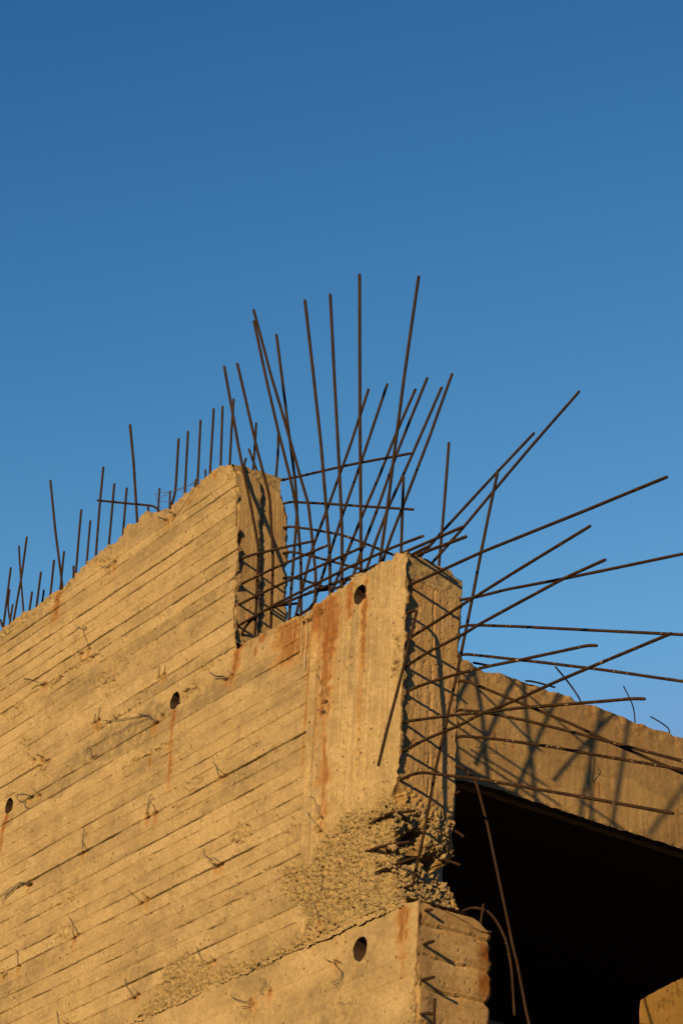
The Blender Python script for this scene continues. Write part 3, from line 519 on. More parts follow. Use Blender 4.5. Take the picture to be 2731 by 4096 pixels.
class MB:
    """collects grids into one mesh with per-vertex masks"""
    def __init__(s): s.v = []; s.f = []; s.n = 0; s.a = {k: [] for k in ('rust', 'rough', 'grey', 'tone')}
    def grid(s, P, mask=None, flip=False, **at):
        n, m = P.shape[:2]; idx = np.arange(n*m).reshape(n, m)+s.n
        q = np.stack([idx[:-1, :-1], idx[1:, :-1], idx[1:, 1:], idx[:-1, 1:]], -1)
        if flip: q = q[..., ::-1]
        q = q.reshape(-1, 4) if mask is None else q[mask]
        s.v.append(P.reshape(-1, 3)); s.f.append(q); s.n += n*m
        for k in s.a:
            val = at.get(k, .5 if k == 'tone' else 0.); s.a[k].append(np.broadcast_to(val, (n, m)).ravel())
    def box(s, x0, x1, y0, y1, z0, z1):
        v = np.array([[x, y, z] for x in (x0, x1) for y in (y0, y1) for z in (z0, z1)], float)
        f = np.array([[0, 1, 3, 2], [4, 6, 7, 5], [0, 4, 5, 1], [2, 3, 7, 6], [0, 2, 6, 4], [1, 5, 7, 3]])+s.n
        s.v.append(v); s.f.append(f); s.n += 8
        for k in s.a: s.a[k].append(np.full(8, .5 if k == 'tone' else 0.))
    def build(s, name, mat, parent=None, smooth=True):
        V = np.concatenate(s.v); F = np.concatenate(s.f)
        used = np.zeros(len(V), bool); used[F.ravel()] = True
        re = np.cumsum(used)-1
        return mesh_obj(name, V[used], re[F], mat, parent, smooth, {k: np.concatenate(a)[used] for k, a in s.a.items()})
def tag(o, label=None, cat=None, kind=None, group=None):
    for k, v in (('label', label), ('category', cat), ('kind', kind), ('group', group)):
        if v: o[k] = v
    return o
def empty(name, loc, label, cat):
    o = bpy.data.objects.new(name, None); o.location = loc; C.objects.link(o); o.empty_display_size = .2
    return tag(o, label, cat)

# ------------------------------------------------------------------ materials
class NT:
    def __init__(s, name):
        s.m = bpy.data.materials.new(name); s.m.use_nodes = True; s.t = s.m.node_tree; s.t.nodes.clear()
        s.out = s.n('ShaderNodeOutputMaterial'); s.b = s.n('ShaderNodeBsdfPrincipled'); s.l(s.b.outputs[0], s.out.inputs[0])
        s.tc = s.n('ShaderNodeTexCoord').outputs['Object']
    def n(s, t, **k):
        n = s.t.nodes.new(t)
        for a, v in k.items(): setattr(n, a, v)
        return n
    def l(s, a, b): s.t.links.new(a, b)
    def put(s, sock, v):
        if hasattr(v, 'is_output'): s.l(v, sock)
        else: sock.default_value = v
    def mapping(s, scale):
        n = s.n('ShaderNodeMapping'); n.inputs['Scale'].default_value = scale; s.l(s.tc, n.inputs[0]); return n.outputs[0]
    def noise(s, scale, detail=4, rough=.55, vec=None, dist=0.):
        n = s.n('ShaderNodeTexNoise'); s.l(vec or s.tc, n.inputs['Vector'])
        n.inputs['Scale'].default_value = scale; n.inputs['Detail'].default_value = detail; n.inputs['Roughness'].default_value = rough; n.inputs['Distortion'].default_value = dist
        return n.outputs['Fac']
    def voro(s, scale, vec=None, feature='F1', out='Distance'):
        n = s.n('ShaderNodeTexVoronoi', feature=feature); s.l(vec or s.tc, n.inputs['Vector']); n.inputs['Scale'].default_value = scale
        return n.outputs[out]
    def rng(s, v, a, b, c=0., d=1.):
        n = s.n('ShaderNodeMapRange'); n.interpolation_type = 'SMOOTHSTEP'
        s.put(n.inputs[0], v)
        for i, x in enumerate((a, b, c, d)): n.inputs[i+1].default_value = x
        return n.outputs[0]
    def math(s, op, a, b=0.):
        n = s.n('ShaderNodeMath', operation=op); s.put(n.inputs[0], a); s.put(n.inputs[1], b); return n.outputs[0]
    def mix(s, f, a, b, mode='MIX'):
        n = s.n('ShaderNodeMix', data_type='RGBA', blend_type=mode); s.put(n.inputs[0], f)
        s.put(n.inputs[6], a if hasattr(a, 'is_output') else (*a, 1)); s.put(n.inputs[7], b if hasattr(b, 'is_output') else (*b, 1)); return n.outputs[2]
    def attr(s, name): return s.n('ShaderNodeAttribute', attribute_name=name).outputs['Fac']
    def bump(s, h, strength, dist):
        n = s.n('ShaderNodeBump'); n.inputs['Strength'].default_value = strength; n.inputs['Distance'].default_value = dist; s.l(h, n.inputs['Height']); s.l(n.outputs[0], s.b.inputs['Normal']); return n

def concrete(name, tone=1., tint=(1., 1., 1.), grain=1.):
    k = NT(name)
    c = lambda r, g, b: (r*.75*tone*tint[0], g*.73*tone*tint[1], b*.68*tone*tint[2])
    big = k.noise(1.1, 5, .6, k.mapping((.7, 1, 2.2)), .4)
    mid = k.noise(7, 5, .6, k.mapping((.8, 1, 1.3)), .3)
    fine = k.noise(70, 4, .7)
    col = k.mix(k.rng(big, .35, .66), c(.315, .258, .152), c(.268, .216, .132))
    col = k.mix(k.math('MULTIPLY', k.rng(mid, .5, .72), .55), col, c(.222, .182, .118))
    col = k.mix(k.math('MULTIPLY', k.rng(mid, .28, .45, 1, 0), .45), col, c(.36, .298, .178))
    tn = k.attr('tone')
    col = k.mix(k.rng(tn, .08, .55, .85, 0), col, c(.172, .140, .092))
    col = k.mix(k.rng(tn, .5, .92, 0, .8), col, c(.37, .312, .20))
    col = k.mix(k.math('MULTIPLY', k.attr('grey'), k.rng(k.noise(16, 5, .65), .3, .62)), col, c(.150, .125, .085))
    # exposed stones: each one with its own tone
    st = k.n('ShaderNodeTexVoronoi'); k.l(k.tc, st.inputs['Vector']); st.inputs['Scale'].default_value = 64
    sc = k.n('ShaderNodeSeparateColor'); k.l(st.outputs['Color'], sc.inputs[0])
    stone = k.mix(sc.outputs[0], c(.19, .150, .088), c(.36, .295, .175))
    stone = k.mix(k.rng(sc.outputs[1], .8, .95), stone, c(.15, .135, .105))
    rough = k.attr('rough')
    col = k.mix(k.math('MULTIPLY', rough, .85), col, stone)
    col = k.mix(k.rng(fine, .42, .70, 0, .65), col, c(.19, .15, .095))
    # rust washed down the face, plus the painted warm light of the end faces
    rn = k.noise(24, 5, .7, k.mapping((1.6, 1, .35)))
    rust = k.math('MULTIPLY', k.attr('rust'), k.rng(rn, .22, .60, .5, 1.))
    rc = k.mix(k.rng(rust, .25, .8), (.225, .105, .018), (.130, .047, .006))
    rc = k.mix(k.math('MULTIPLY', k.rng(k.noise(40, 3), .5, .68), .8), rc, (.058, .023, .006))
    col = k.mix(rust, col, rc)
    # blow holes, their inner shade painted in as dark colour
    w = k.n('ShaderNodeTexVoronoi'); k.l(k.mapping((1, 1, 1)), w.inputs['Vector']); w.inputs['Scale'].default_value = 26
    ws = k.n('ShaderNodeSeparateColor'); k.l(w.outputs['Color'], ws.inputs[0])
    size = k.rng(ws.outputs[0], .5, 1., 0., .19)
    pit = k.math('LESS_THAN', k.math('SUBTRACT', w.outputs['Distance'], size), 0.)
    pit = k.math('MULTIPLY', pit, k.math('SUBTRACT', 1., rough))
    col = k.mix(k.math('MULTIPLY', pit, .85), col, c(.07, .055, .035))
    k.l(col, k.b.inputs['Base Color'])
    k.b.inputs['Roughness'].default_value = .93; k.b.inputs['Specular IOR Level'].default_value = .18
    h = k.math('ADD', k.math('MULTIPLY', fine, .5), k.math('MULTIPLY', k.noise(240, 3, .7), .25))
    h = k.math('SUBTRACT', h, k.math('MULTIPLY', pit, 1.2))
    h = k.math('ADD', h, k.math('MULTIPLY', k.math('MULTIPLY', rough, k.noise(95, 4, .7)), 1.2))
    k.bump(h, 1.*grain, .007)
    return k.m
def rebar_mat(name, mortar):
    k = NT(name)
    n1 = k.noise(9, 4, .6); n2 = k.noise(60, 4, .7)
    col = k.mix(k.rng(n1, .35, .65), (.020, .0105, .0048), (.012, .0066, .0034))
    col = k.mix(k.rng(n2, .5, .78, 0, .6), col, (.042, .017, .005))
    col = k.mix(k.math('MULTIPLY', k.rng(n1, .66, .76), k.rng(n2, .4, .6)), col, (.12, .040, .010))
    if mortar:
        sp = k.math('MULTIPLY', k.rng(k.noise(42, 3, .65), .62, .68), .65)
        col = k.mix(sp, col, (.20, .165, .11))
    k.l(col, k.b.inputs['Base Color'])
    k.b.inputs['Roughness'].default_value = .82; k.b.inputs['Metallic'].default_value = 0.; k.b.inputs['Specular IOR Level'].default_value = .15
    k.bump(n2, .4, .001)
    return k.m
def plain(name, col, rough=.8):
    k = NT(name); n = k.noise(30, 4, .7)
    k.l(k.mix(k.rng(n, .3, .7), col, tuple(x*.65 for x in col)), k.b.inputs['Base Color']); k.b.inputs['Roughness'].default_value = rough
    return k.m
M_wall = concrete('board_formed_concrete')
M_beam = concrete('beam_concrete', .97, (1.03, .97, .86))
M_low = concrete('low_wall_concrete', .55, (1., .80, .45))
M_shade = concrete('shade_dark_concrete', .4, (1., .92, .8))  # concrete darkened: shade of the room and beam underside put into the colour
M_rebar = rebar_mat('rusty_rebar', False)
M_splash = rebar_mat('rusty_rebar_with_mortar', True)
M_wire = plain('dark_tie_wire', (.05, .045, .04))
M_pale = plain('pale_tie_wire', (.36, .31, .22))
M_hole_shade = plain('shaded_hole_brown', (.026, .011, .005), .95)  # rust brown made darker, painting in the shade inside the holes

# ------------------------------------------------------------------ masks on the main face (X, Z)
def prof(P):
    P = np.array(P); o = np.argsort(P[:, 0]); return lambda x: np.interp(x, P[o, 0], P[o, 1])
J = sorted(JOINTS); JZ = np.array([j[0] for j in J]); JS = np.array([j[1] for j in J])
def honey_mask(x, z):
    jx = x+.05*fbm(x*11, z*11, 5, 4); jz = z+.035*fbm(x*11, z*11, 6, 4)*sstep(.0, .09, z-JOINT)
    m = np.zeros(x.shape)
    for P in HONEY: m = np.maximum(m, sstep(-.045, .030, poly_sd(P, jx, jz)+.030*fbm(x*24, z*24, 7, 4)))
    return m
def rough_mask(x, z):
    m = np.zeros(x.shape); n = fbm(x*22, z*30, 9, 3)
    for cx, cz, rx, rz, s in ROUGH:
        d = ((x-cx)/rx)**2+((z-cz)/rz)**2
        m = np.maximum(m, np.minimum(1, s*1.5)*sstep(.0, .38, np.exp(-d*.8)-.36+.62*n))
    return m
def rust_mask(x, z):
    m = np.zeros(x.shape)
    wob = .008*fbm(x*0+z*9, z*3, 21, 2)
    for ax, az, bx, bz, w, s in RUST:
        t = np.clip((z-az)/(bz-az+1e-9), -.2, 1.2); tc = np.clip(t, 0, 1)
        c = ax+(bx-ax)*tc
        ww = w*(.55+.45*vn(z*30, np.full_like(z, cx_seed(ax)), 3))*1.0
        m = np.maximum(m, 1.9*s*(.75+.34*vn(x*120, z*1.6, 23)+.2*vn(x*40, z*5, 24))*np.exp(-((x-c-wob)/np.maximum(ww, w*.25))**2)*sstep(-.06, .02, t)*(1-sstep(.45, 1.05, t)))
    for i, (bx_, bz_) in enumerate(TIE_FEET):
        k = np.where((np.abs(x-bx_) < .06) & (z-bz_ < .03) & (z-bz_ > -.12))
        if len(k[0]) == 0: continue
        xx_, zz_ = x[k]-bx_, z[k]-bz_
        f = .25+.6*_h(np.array(float(i)), np.array(3.), 5)
        m[k] = np.maximum(m[k], f*np.exp(-(xx_/.022)**2)*np.where(zz_ > 0, np.exp(-(zz_/.01)**2), np.exp(-(zz_/(.02+.06*f*f))**2)))
    return 1-np.exp(-1.7*np.clip(m, 0, 3))
def cx_seed(a): return float(int(abs(a)*1000) % 97)
def grey_mask(x, z):
    m = np.zeros(x.shape); n = fbm(x*5, z*9, 41, 4)
    for cx, cz, rx, rz, s in GREY:
        d = ((x-cx)/rx)**2+((z-cz)/rz)**2
        m = np.maximum(m, s*sstep(.0, .35, np.exp(-d*.8)-.4+.6*n))
    return m
TIE_FEET = [(st_[0][0], st_[0][2]) for r_, l_, ss in TIES for st_ in ss]
def tone_mask(x, z):
    b = np.searchsorted(JZ, z).astype(float)
    seg = (x > -3.68+.03*np.sin(z*5)).astype(float)
    t = .5+.32*(_h(b, seg, 401)-.5)+.30*fbm(x*1.3, z*7+b*3.1, 402, 4)+.16*fbm(x*3, z*60, 403, 3)
    col = sstep(SEAM-.012, SEAM+.004, x)*(z > -1.75)
    u = .58+.35*fbm(x*26, z*1.4, 404, 4)+.22*fbm(x*90, z*3, 405, 3)
    t = t*(1-col)+u*col
    low = (z < JOINT+.01)
    t = np.where(low, .5+.45*fbm(x*1.6, z*6, 406, 4), t)
    return np.clip(t+.03+.30*fbm(x*11, z*14, 407, 4)+.16*fbm(x*2.2, z*2.6, 408, 3)+.24*fbm(x*60, z*75, 409, 2), 0, 1)
SEAM = -.803
def face_out(x, z, honey, rough):
    """how far the main face stands out (m)"""
    d = .0028*fbm(x*1.6, z*1.6, 1, 3)+.0020*fbm(x*9, z*14, 2, 3)+.0022*fbm(x*38, z*55, 3, 3)+.0010*vn(x*95, z*110, 4)
    col = sstep(SEAM-.012, SEAM+.004, x)              # the column strip cast in upright boards
    # horizontal boards
    b = np.searchsorted(JZ, z)
    seg = (x > -3.68+.03*np.sin(z*5)).astype(int)+2*(x < -5.2)
    off = (_h(b.astype(float), seg.astype(float), 11)-.5)*.0020
    lo = JZ[np.clip(b-1, 0, len(JZ)-1)]; hi = JZ[np.clip(b, 0, len(JZ)-1)]
    t = np.clip((z-lo)/np.maximum(hi-lo, .02), 0, 1)
    grain = .0005*vn(x*4, z*220, 17)
    boards = off+.0010*(.5-t)+grain
    groove = np.zeros(x.shape)
    for i, (jz, s) in enumerate(zip(JZ, JS)):
        mm = s*(.42+.58*sstep(-.3, .3, vn(x*1.1+i*3.3, np.full_like(x, i*7.7), 51)))*(.45+.55*sstep(-.5, .3, vn(x*7, np.full_like(x, i*3.1), 52)))+.35*sstep(.55, .8, vn(x*5+i, np.full_like(x, i*5.3), 54))
        zz = jz+.0028*fbm(x*7, np.full_like(x, i*1.7), 53, 4)+.004*vn(x*.9, np.full_like(x, i*2.9), 55)
        wd = .0017+.0021*mm
        groove = np.maximum(groove, mm*.020*np.exp(-((z-zz)/wd)**2))
        # mortar fin left just above the strongest joints
        boards = boards+.0014*mm*sstep(.3, .9, s)*np.exp(-((z-zz-.010)/.006)**2)
    butt = .003*np.exp(-((x+3.68-.03*np.sin(z*5))/.004)**2)*(vn(z*12, z*0, 8) > -.3)
    boards = boards-groove-butt
    # upright boards
    cid = np.floor((x-SEAM)/.115)
    up = .004+(_h(cid, cid*0, 61)-.5)*.006+.0018*vn(x*95, z*2.5, 62)+.0015*vn(x*30, z*1.2, 63)
    cx = (x-SEAM)/.115; fr = np.abs(cx-np.round(cx))*.115
    rj = np.exp(-(fr/.010)**2)*sstep(-.1, .5, vn(z*3.3, np.round(cx)*1.7, 64))
    up = up-.004*np.exp(-(fr/.003)**2)*sstep(-.3, .3, vn(z*4, np.round(cx), 66))-.009*rj*sstep(-.1, .5, vn(x*85, z*60, 67))
    d = d+np.where(x < SEAM, 0, up)*col+boards*(1-col)
    d = d+.011*np.exp(-((x-SEAM-.018)/.011)**2)*sstep(-1.32, -1.2, z)     # raised strip at the seam
    d = d-.006*np.exp(-((x-SEAM-.055)/.016)**2)*sstep(-1.32, -1.2, z)
    for bx_, bz_ in TIE_FEET:
        k = np.where((np.abs(x-bx_) < .07) & (np.abs(z-bz_) < .03))
        if len(k[0]) == 0: continue
        xx_, zz_ = x[k]-bx_+.012, z[k]-bz_
        d[k] -= .022*np.exp(-((xx_/.028)**4+((zz_+.010*np.abs(xx_)/.03+.004*fbm(xx_*80, zz_*80, 11, 2))/.0055)**2))
    # honeycombing
    f1, f2, c1 = worley(x*46, z*46, 71); g1, g2, c2 = worley(x*105, z*105, 72)
    peb = (.5-f1)*.024*(.4+c1)+(.5-g1)*.014+.006*fbm(x*150, z*150, 79, 2)
    mask = np.maximum(honey, rough*.75)
    d = d*(1-.6*mask)+mask*(peb-.004-.007*honey*np.clip(.4+1.5*fbm(x*5, z*5, 73, 3), 0, 2))
    deep = rough*sstep(.15, .6, vn(x*34, z*60, 75))+.5*rough*sstep(.3, .7, vn(x*80, z*110, 76))
    d = d-.020*deep
    pits = sstep(.76, .90, vn(x*62, z*74, 77))*sstep(-.5, .2, vn(x*2.3, z*3.1, 78))*(1-col*.5)
    d = d-.010*pits*(1-mask)
    return d
def hole_push(x, z):
    """snap rings round the pipe holes and push their insides in"""
    x = x.copy(); z = z.copy(); dep = np.zeros(x.shape)
    for hx, hz, r, depth, _ in HOLES:
        dx, dz = x-hx, z-hz; rr = np.hypot(dx, dz)+1e-9; th = np.arctan2(dz, dx)
        R = r*(1+.035*np.sin(th*3+hx)+.03*np.sin(th*7))
        near = (rr > R*.84) & (rr < R*1.12)
        k = np.where(near, R/rr, 1.)
        inside = rr <= R*.84
        x = hx+dx*k; z = hz+dz*k
        dep = np.where(inside, 1., dep)
    return x, z, dep

# ------------------------------------------------------------------ the broken wall
wall = empty('broken_wall', (-2.0, .15, GROUND), 'tall board-marked concrete wall broken off in two steps, bristling with bent rusty rebar', 'wall')
up_top = prof(UPPER); lo_top = prof(LOWER); re_x = prof(REDGE); ce_x = prof(CEDGE)
def top_of(x):
    u = np.where(x < -4.36, 1.137, up_top(x))+.006*fbm(x*26, x*0, 81, 3)
    u = np.where(x > -1.66, u-np.clip((x+1.66)*.35, 0, .03), u)
    l = lo_top(x)+.009*fbm(x*24, x*0, 82, 3)
    return u, l
def red(z): return re_x(z)+.004+.024*fbm(z*26, z*0, 83, 4)
def ced(z):
    e = ce_x(z); e = np.where(e < 0, e*.62, e)
    return e+.016*fbm(z*28, z*0, 84, 4)

xs = np.concatenate([np.arange(-7, -4.7, .03), np.arange(-4.7, -2.6, .0075), np.arange(-2.6, .1301, .0058)])
zs = [np.arange(JOINT, 1.26, .0058)]
for jz in JZ:
    zs[0] = zs[0][np.abs(zs[0]-jz) > .0085]; zs.append(jz+np.linspace(-.008, .008, 9))
zs = np.unique(np.round(np.concatenate(zs), 5)); zs = zs[(zs >= JOINT)]; zs[0] = JOINT
Xg, Zg = np.meshgrid(xs, zs, indexing='ij')
U, L = top_of(xs)
STEP_Z = .074
edge_hi = red(zs); edge_lo = ced(zs)
edge = np.where(zs > STEP_Z, edge_hi, edge_lo)            # right end of each row
left = Xg <= -1.66
top_full = np.where(xs < -1.72, U, 0)
# vertex clamping: each row stops at its edge, each column at its top
Xv = np.minimum(Xg, edge[None, :]); 
Ux, Lx = top_of(Xv.ravel()); Ux = Ux.reshape(Xv.shape); Lx = Lx.reshape(Xv.shape)
is_upper = Xv <= np.interp(np.clip(Zg, STEP_Z, None), zs, edge_hi)+1e-6
topv = np.where(Xv <= -1.50, np.where(Zg > STEP_Z, Ux, np.where(Xv <= red(np.full(1, STEP_Z+.002))[0], Ux, Lx)), Lx)
Zv = np.minimum(Zg, topv)
# a face is kept if it still has area
colw = np.maximum(np.abs(Xv[1:, :-1]-Xv[:-1, :-1]), np.abs(Xv[1:, 1:]-Xv[:-1, 1:]))
rowh = np.maximum(np.abs(Zv[:-1, 1:]-Zv[:-1, :-1]), np.abs(Zv[1:, 1:]-Zv[1:, :-1]))
keep = (colw > 1e-6) & (rowh > 1e-6)
js = np.searchsorted(zs, STEP_Z, side='right')-1; keep[:, js] &= xs[1:] <= edge_hi[js+1]+.004   # no web across the step
Zv = Zv+(.010*fbm(Xv*34, Xv*0, 96, 3)+.014*fbm(Xv*6, Xv*0, 94, 3)+.003)*np.exp(-(Zv-JOINT)/.03)
hx, hz, hole = hole_push(Xv, Zv)
hn = honey_mask(hx, hz); rg = rough_mask(hx, hz)
out = face_out(hx, hz, hn, rg)
# ragged fin along the broken ends, crumbly crest along the top
crest = np.exp(-np.maximum(topv-Zv, 0)/.03); out = out-crest*(.008+.026*fbm(hx*30, hz*30, 91, 4)+.012*(worley(hx*40, hz*40, 93)[0]-.4))
# lower right corner is eaten away
ero = sstep(-1.10, -1.3, hz)*(1-sstep(-1.60, -1.74, hz))*sstep(-.42, .0, hx)
out = out-.10*np.clip(1+.8*fbm(hx*22, hz*22, 97, 3), 0, 2)*(np.exp(-(((hx+.07)/.10)**2+((hz+1.455+.1*hx)/.020)**2))+.8*np.exp(-(((hx+.02)/.05)**2+((hz+1.39)/.022)**2))+.5*np.exp(-(((hx+.17)/.05)**2+((hz+1.50)/.012)**2)))
out = out-.045*ero*(1+.5*fbm(hx*9, hz*9, 92, 3))
cut = (hole[:-1, :-1]+hole[1:, :-1]+hole[1:, 1:]+hole[:-1, 1:]) == 0
keep &= cut
P = np.stack([hx, -out, hz], -1)
at = dict(tone=tone_mask(hx, hz), rust=rust_mask(hx, hz), rough=np.clip(np.maximum(hn, rg*.8)+.6*crest, 0, 1), grey=np.clip(grey_mask(hx, hz)+.95*np.exp(-np.maximum(topv-Zv, 0)/(.03+.06*(Xv < -3.5)))*sstep(-.4, .1, fbm(hx*8, hz*8, 95, 3)), 0, 1))
def lining(cx, cz, r, dep, y0):
    th = np.linspace(0, 2*math.pi, 65)[:, None]; y = np.linspace(0, 1, 14)[None, :]
    R = r*(1+.035*np.sin(th*3+cx)+.03*np.sin(th*7))*(1-.04*sstep(.0, .3, y))
    m = MB()
    m.grid(np.stack([cx+R*np.cos(th), np.broadcast_to(y0-.004+(dep-y0)*y, R.shape), cz+R*np.sin(th)], -1), None, True)
    q = np.linspace(1, 0, 3)[None, :]
    m.grid(np.stack([cx+R[:, -1:]*q*np.cos(th), np.full((65, 3), dep), cz+R[:, -1:]*q*np.sin(th)], -1), None, True)
    return m.build('hole_lining', M_hole_shade, wall)
for hx0, hz0, r0, dep0, _ in HOLES: lining(hx0, hz0, r0, dep0, .002 if hz0 > JOINT else .009)
mb = MB()
mb.grid(P, keep, **at)
# ---- crest strips (front edge -> back) and the back face
def crest_strip(ii, jtop):
    e = P[ii, jtop]                                     # front points
    ws = np.linspace(0, 1, 40)[None, :]
    y = e[:, 1:2]*(1-ws)+(T+.03)*ws
    z = e[:, 2:3]+(.016*fbm(e[:, 0:1]*22, y*22, 101, 4)+.012*sstep(0, .5, ws))*np.minimum(1, ws*6)
    S = np.stack([np.broadcast_to(e[:, 0:1], y.shape), y, z], -1)
    mb.grid(S, None, True, rough=.9, grey=.4)
    k = np.linspace(0, 1, 24)[:, None]; q = S[-1][None]
    K = np.stack([np.broadcast_to(q[..., 0]-.012*k, (24, 40)), np.broadcast_to(q[..., 1], (24, 40)), q[..., 2]-.16*k], -1)
    K[..., 1] = np.minimum(K[..., 1], .338+.016*fbm(K[..., 2]*16, K[..., 2]*0, 115, 4)-.03*sstep(.9, 1.15, K[..., 2])-.004)
    K[..., 0] += .006*fbm(K[..., 1]*40, K[..., 2]*40, 99, 3)*np.minimum(1, k*4)
    mb.grid(K, None, True, rough=.8, grey=.3)
    bz = np.linspace(0, 1, 3)[None, :]; zz = S[:, -1:, 2]*(1-bz)+JOINT*bz
    xb_ = np.minimum(e[:, 0:1], -1.95); mb.grid(np.stack([np.broadcast_to(xb_, zz.shape), np.full(zz.shape, T), zz], -1), None, True)
x_step = float(red(np.full(1, .35))[0])
iu = np.where(xs <= x_step)[0]; il = np.where((xs >= x_step-.006) & (xs <= ced(np.full(1, -.01))[0]+.006))[0]
crest_strip(iu, -1)
jl = np.searchsorted(zs, STEP_Z)-1
Pl = P.copy()
el = np.stack([xs[il], -out[il, jl], lo_top(xs[il])+.009*fbm(xs[il]*24, xs[il]*0, 82, 3)], -1)
ws = np.linspace(0, 1, 40)[None, :]
y = el[:, 1:2]*(1-ws)+(T+.02)*ws
z = el[:, 2:3]+(.014*fbm(el[:, 0:1]*22, y*22, 103, 4)-.05*sstep(.25, 1, ws))*np.minimum(1, ws*6)
mb.grid(np.stack([np.broadcast_to(el[:, 0:1], y.shape), y, z], -1), None, True, rough=1., grey=.5)
k = np.linspace(0, 1, 24)[:, None]
K = np.stack([np.broadcast_to(el[-1, 0]-.004-.010*k, (24, 40)), np.broadcast_to(y[-1][None], (24, 40)), z[-1][None]-.12*k], -1)
K[..., 1] = np.minimum(K[..., 1], .334+.012*fbm(K[..., 2]*18, K[..., 2]*0, 141, 4))
K[..., 0] += .006*fbm(K[..., 1]*40, K[..., 2]*40, 98, 3)*np.minimum(1, k*4)
mb.grid(K, None, True, rough=.8, grey=.3)
zz = z[:, -1:]*(1-np.linspace(0, 1, 3)[None, :])+JOINT*np.linspace(0, 1, 3)[None, :]
xb_ = np.minimum(el[:, 0:1], -.45); mb.grid(np.stack([np.broadcast_to(xb_, zz.shape), np.full(zz.shape, T), zz], -1), None, True)

# ---- end faces: rows follow the front edge of the wall face
def end_face(z, ex, ey, w1, xin, seed, kind, topz=None):
    """z rows, ex/ey front edge, w1(z) back edge, xin(w,z) face offset"""
    nw = 84
    t = np.linspace(0, 1, nw)[None, :]
    zr = np.repeat(z[:, None], nw, 1); W1 = w1(z)[:, None]
    w = ey[:, None]*(1-t)+W1*t
    fx = xin(w, zr)
    lip = .017+.022*fbm(zr*27, zr*0, seed, 4)
    a = sstep(lip*.8, lip*1.25+.004, w-ey[:, None])
    x = ex[:, None]*(1-a)+fx*a
    edge = 1-sstep(.0, .018+.010*fbm(zr*22, zr*0, seed+9, 3), W1-w)                     # chipped back arris
    x = x-edge*(.012+.012*fbm(zr*28, w*28, seed+5, 3))
    if topz is not None:
        cap = topz(w)[:, :]; zr = np.minimum(zr, cap)
    rough = np.clip(.9*(1-a)+.8*edge, 0, 1)
    return x, w, zr, rough, a
# upper end
ju = np.where((zs > STEP_Z-.12) & (zs < 1.25))[0]
zu = zs[ju]
ex = red(zu); ey = np.interp(zu, zs, -np.array([np.interp(ex_, xs, out[:, j]) for ex_, j in zip(red(zs), range(len(zs)))]))
def xin_up(w, z):
    led = .165+.016*fbm(z*22, z*0, 111, 4)
    d = np.where(w < led, .024, 0.)-.006*np.exp(-((w-led-.006)/.006)**2)
    rgh = np.exp(-((w-led)/.014)**2)
    base = np.interp(z, [.0, .3, 1.0, 1.16], [-1.604, -1.608, -1.667, -1.708])
    return base+d-rgh*.006*(1+fbm(z*50, w*50, 112, 3))+.002*fbm(w*30, z*12, 113, 3)+.0012*vn(w*120, z*4, 114)
def w1_up(z): return .343+.016*fbm(z*16, z*0, 115, 4)-.03*sstep(.9, 1.15, z)
def top_up(w): return 1.125+.012*fbm(w*20, w*0, 116, 3)-.05*sstep(.22, .31, w)-.02*np.exp(-((w-.155)/.015)**2)
x, w, z, ro, a = end_face(zu, ex, ey, w1_up, xin_up, 121, 'u', top_up)
led = .165+.016*fbm(z*22, z*0, 111, 4)
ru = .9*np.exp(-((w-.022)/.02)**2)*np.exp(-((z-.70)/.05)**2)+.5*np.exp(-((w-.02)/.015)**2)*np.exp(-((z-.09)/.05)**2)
mb.grid(np.stack([x, w, z], -1), None, False, tone=np.clip(.62+.4*fbm(w*14, z*2.5, 413, 4)+.3*fbm(w*40, z*30, 414, 3), 0, 1), rough=np.clip(ro+.8*np.exp(-((w-led)/.012)**2)+.5*sstep(1.05, 1.13, z), 0, 1), grey=.35*(fbm(w*9, z*5, 118, 3) > .1), rust=np.clip(ru+.2, 0, 1))  # even offset paints the warmer light of this end into its colour
# back arris of the upper end
yy = np.linspace(0, 1, 4)[None, :]; xb = x[:, -1:]*(1-yy)+(x[:, -1:]-.35)*yy
mb.grid(np.stack([xb, w[:, -1:]+.0*yy, np.repeat(z[:, -1:], 4, 1)], -1), None, False, rough=1.)
